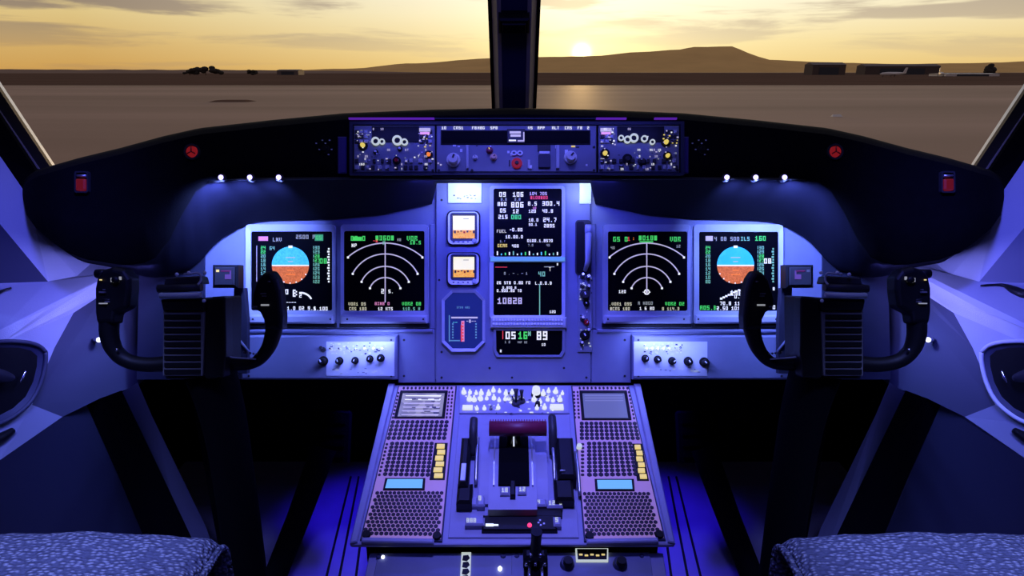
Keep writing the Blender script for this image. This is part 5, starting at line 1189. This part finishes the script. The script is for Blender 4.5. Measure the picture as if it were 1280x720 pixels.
# oval pods, lamps and handles on the linings
def SP(s, facet, px, py, off=0.0):
    m0, n = LPL[(s, facet)]; r_ = ray(px, py); t = (m0 - EYE).dot(n) / r_.dot(n); return EYE + r_ * t - r_.normalized() * off
def sidebits(side):
    s = -1 if side == 'left' else 1; mir = (lambda x: x) if s < 0 else (lambda x: 1284 - x)
    U_ = lambda x, y, o=0: SP(s, 'under_ledge', mir(x), y, o)
    c = U_(4, 480, .01); r = thing('side_pod', 'dark oval pod with a %s rim in the %s side lining' % (('dark', 'left') if s < 0 else ('pale', 'right')), 'pod', W(c)); inv = r.matrix_world.inverted()
    out_ = [(57, 440), (56.5, 455), (51, 478), (40, 500), (22, 517), (0, 529), (-28, 534), (-52, 520), (-60, 490), (-52, 455), (-30, 434), (0, 427), (30, 427.5), (48, 432)]
    pts = [U_(x, y, .012) for x, y in out_]; cc = sum(pts, Vector()) / len(pts); n = len(pts)
    b = mb(linerD if s < 0 else linerE); b.tube([inv @ p for p in pts + pts[:1]], .0042, 8, sub=3); b.build('rim', r)
    m0, nn_ = LPL[(s, 'under_ledge')]; nn_ = nn_ if nn_.dot(EYE - m0) > 0 else -nn_
    inner = [cc + (p - cc) * .84 - nn_ * .006 for p in pts]
    b = mb(navy); b.add([inv @ p for p in pts + inner], [[i, (i + 1) % n, n + (i + 1) % n, n + i] for i in range(n)], True); b.build('bowl', r)
    b = mb(black); b.add([inv @ p for p in inner], [list(range(n))]); b.build('bowl_floor', r)
    b = mb(chrome); b.tube([inv @ U_(x, y, .02) for x, y in ((25, 478), (29, 471), (32, 463))], [.0012, .0030, .0012], 8, sub=3); b.build('catch', r)
    b = mb(dark); b.tube([inv @ U_(x, y, .022) for x, y in ((-40, 462), (0, 470), (16, 473))], [.016, .013, .006], 10, sub=3); b.build('grip_bar', r)
    c = SP(s, 'front_lining', mir(121.5), 424.5, .02); r = thing('reading_lamp', 'tiny bright swivel lamp on the %s lining beside the yoke' % side, 'lamp', W(c)); inv = r.matrix_world.inverted()
    b = mb(chrome); b.tube([inv @ SP(s, 'front_lining', mir(117), 427), (0, 0, 0)], [.004, .004], 8); b.build('stalk', r)
    b = mb(chrome); b.tube([(s * .010, .006, -.002), (0, 0, 0), (-s * .008, -.006, .002)], [.005, .0065, .006], 12); b.build('lamp_shade', r)
    b = mb(E_LAMPS); b.ball((-s * .008, -.006, .002), .0055, 10, 6); b.build('lamp_bulb', r)
    c = SP(s, 'lower_facet', mir(2), 548, .006); r = thing('recessed_latch', 'small dark recessed latch below the %s oval pod' % side, 'latch', W(c)); inv = r.matrix_world.inverted()
    b = mb(black); b.tube([inv @ SP(s, 'lower_facet', mir(x), y, .004) for x, y in ((-30, 562), (0, 548), (16, 538))], [.008, .010, .006], 10, sub=3); b.build('latch_body', r)
    pth = [(58, 353), (40, 352), (28, 353), (16, 359), (0, 365), (-30, 367)] if s > 0 else [(14, 356), (4, 359), (-10, 366), (-40, 374)]
    c = SP(s, 'ledge', mir(10), 362, .01)
    r = thing('lining_handle', 'black hooked pull handle on top of the %s side ledge' % side, 'handle', W(c)); inv = r.matrix_world.inverted()
    b = mb(black); b.tube([inv @ SP(s, 'ledge', mir(x), y + 4, .012) for x, y in pth], [.002, .0025, .004, .009, .011, .011][:len(pth)], 10, sub=4); b.build('handle_bar', r)
sidebits('left'); sidebits('right')

# ------------------------------------------------------------------ footwells
def pedalset(side):
    s = -1 if side == 'left' else 1; mir = (lambda x: x) if s < 0 else (lambda x: 1284 - x)
    c = PZ(mir(390), 640, 0); r = thing('rudder_pedal', 'dark rudder pedal arm slanting down in the %s footwell' % side, 'pedal', W(c)); inv = r.matrix_world.inverted()
    b = mb(blackm); b.tube([inv @ P(mir(338), 735, 1.66), inv @ P(mir(372), 650, 1.70), inv @ P(mir(405), 560, 1.76)], [.035, .036, .04], 10, flat=(1, .6)); b.build('pedal_arm', r)
    b = mb(blackm); c_ = inv @ P(mir(412), 555, 1.77); M_4 = Matrix.Translation(c_) @ Matrix.Rotation(-.5, 4, 'X'); b.T = M_4; b.box(-.055, .055, -.015, .015, -.05, .09, .006); b.build('pedal_pad', r)
    b = MB(); b.m(blackm); b.T = M_4
    for k in range(4): b.box(-.045, .045, -.018, -.014, -.035 + k * .03, -.025 + k * .03)
    b.build('pedal_treads', r)
    # floor plate with grooves
    pts = [PZ(mir(x), y, .004) for x, y in ((405, 597), (475, 597), (470, 730), (352, 730))]
    c = sum(pts, Vector()) / 4; c.z = 0.001; r = thing('heel_plate', 'grooved blue-lit heel plate on the floor beside the pedestal, %s side' % side, 'floor plate', W(c)); inv = r.matrix_world.inverted()
    fl = WORLD
    q = [(inv @ p) for p in pts]; b = mb(floorm); b.prism([(p.x, p.y) for p in q], 0, .006); b.build('plate', r)
    b = mb(black)
    for t in (.48, .62, .80):
        p0 = q[0].lerp(q[1], t); p1 = q[3].lerp(q[2], t - .02); b.tube([(p0.x, p0.y, .0062), (p1.x, p1.y, .0062)], .0035, 6)
    b.build('groove', r)
pedalset('left'); pedalset('right')

# ------------------------------------------------------------------ cockpit lamps and added fill lights
def area(name, loc, tgt, size, e, col, sy=None, spread=None):
    l = bpy.data.lights.new(name, 'AREA'); o = bpy.data.objects.new(name, l); COL.objects.link(o)
    l.energy = e; l.color = col; l.size = size
    if sy: l.shape = 'RECTANGLE'; l.size_y = sy
    if spread: l.spread = spread
    o.location = loc; o.rotation_euler = (Vector(tgt) - Vector(loc)).to_track_quat('-Z', 'Y').to_euler(); return o
def spot(name, loc, tgt, e, col, size, blend=.6, rad=.03):
    l = bpy.data.lights.new(name, 'SPOT'); o = bpy.data.objects.new(name, l); COL.objects.link(o)
    l.energy = e; l.color = col; l.spot_size = size; l.spot_blend = blend; l.shadow_soft_size = rad
    o.location = loc; o.rotation_euler = (Vector(tgt) - Vector(loc)).to_track_quat('-Z', 'Y').to_euler(); return o
BL = (.07, .075, 1.0); LV = (.12, .115, 1.0)
area('dome_light', (0, .45, 1.93), (0, 1.3, .8), .30, 3.0, BL)  # unseen ceiling light for the overall blue level, no fixture modelled
spot('pedestal_light', (0, .72, 1.92), (0, 1.15, .6), 80, (.17, .17, 1), .66, .9, .06)                # unseen overhead spot on the pedestal
for s in (-1, 1):
    spot('seat_light', (s * .55, .45, 1.92), (s * .78, .80, .6), 110, (.22, .28, 1), .62, .8, .06)      # unseen overhead spots on the seats
    spot('wall_fill', (s * .30, .6, 1.9), (s * 1.03, 1.1, .98), 70 if s < 0 else 90, (.105, .115, 1), .70, .9, .08)  # unseen spots added to brighten the side linings
    spot('footwell_light', (s * .36, 1.60, .60), (s * .43, 1.60, 0), 10, (.035, .01, 1), 1.0, .8, .03)
    spot('ledge_fill', P(642 + s * 452, 342, 1.30), SP(s, 'ledge_edge', 642 + s * 545, 375), 4.5, (.22, .22, 1), 1.7, .9, .03)  # unseen spot added under the hood end to brighten the ledge
    a = P(642 + s * 195, 422, DP - .075); area('strip_area_light', a, P(642 + s * 195, 455, DP - .02), .15, .35, (.2, .26, 1), .012)  # unseen source added to brighten the lower switch panels
# strip lamps under the hood over the centre panel
for x0, x1, e in ((562, 600, .10), (725, 738, .07)):
    a = P((x0 + x1) / 2, 233, DP - .07); area('strip_area_light', a, P((x0 + x1) / 2, 240, DP), .06 if x1 - x0 > 20 else .02, e, (.55, .72, 1), .012)
area('panel_fill', P(642, 226, DG + .02), P(642, 400, DP), .40, 2.3, (.085, .095, 1), .02)  # hidden wash added to light the centre panel evenly
area('hood_panel_fill', P(642, 150, DG - .075), P(642, 196, DF), .58, .21, (.10, .11, 1), .01)  # unseen source added to brighten the panels in the hood
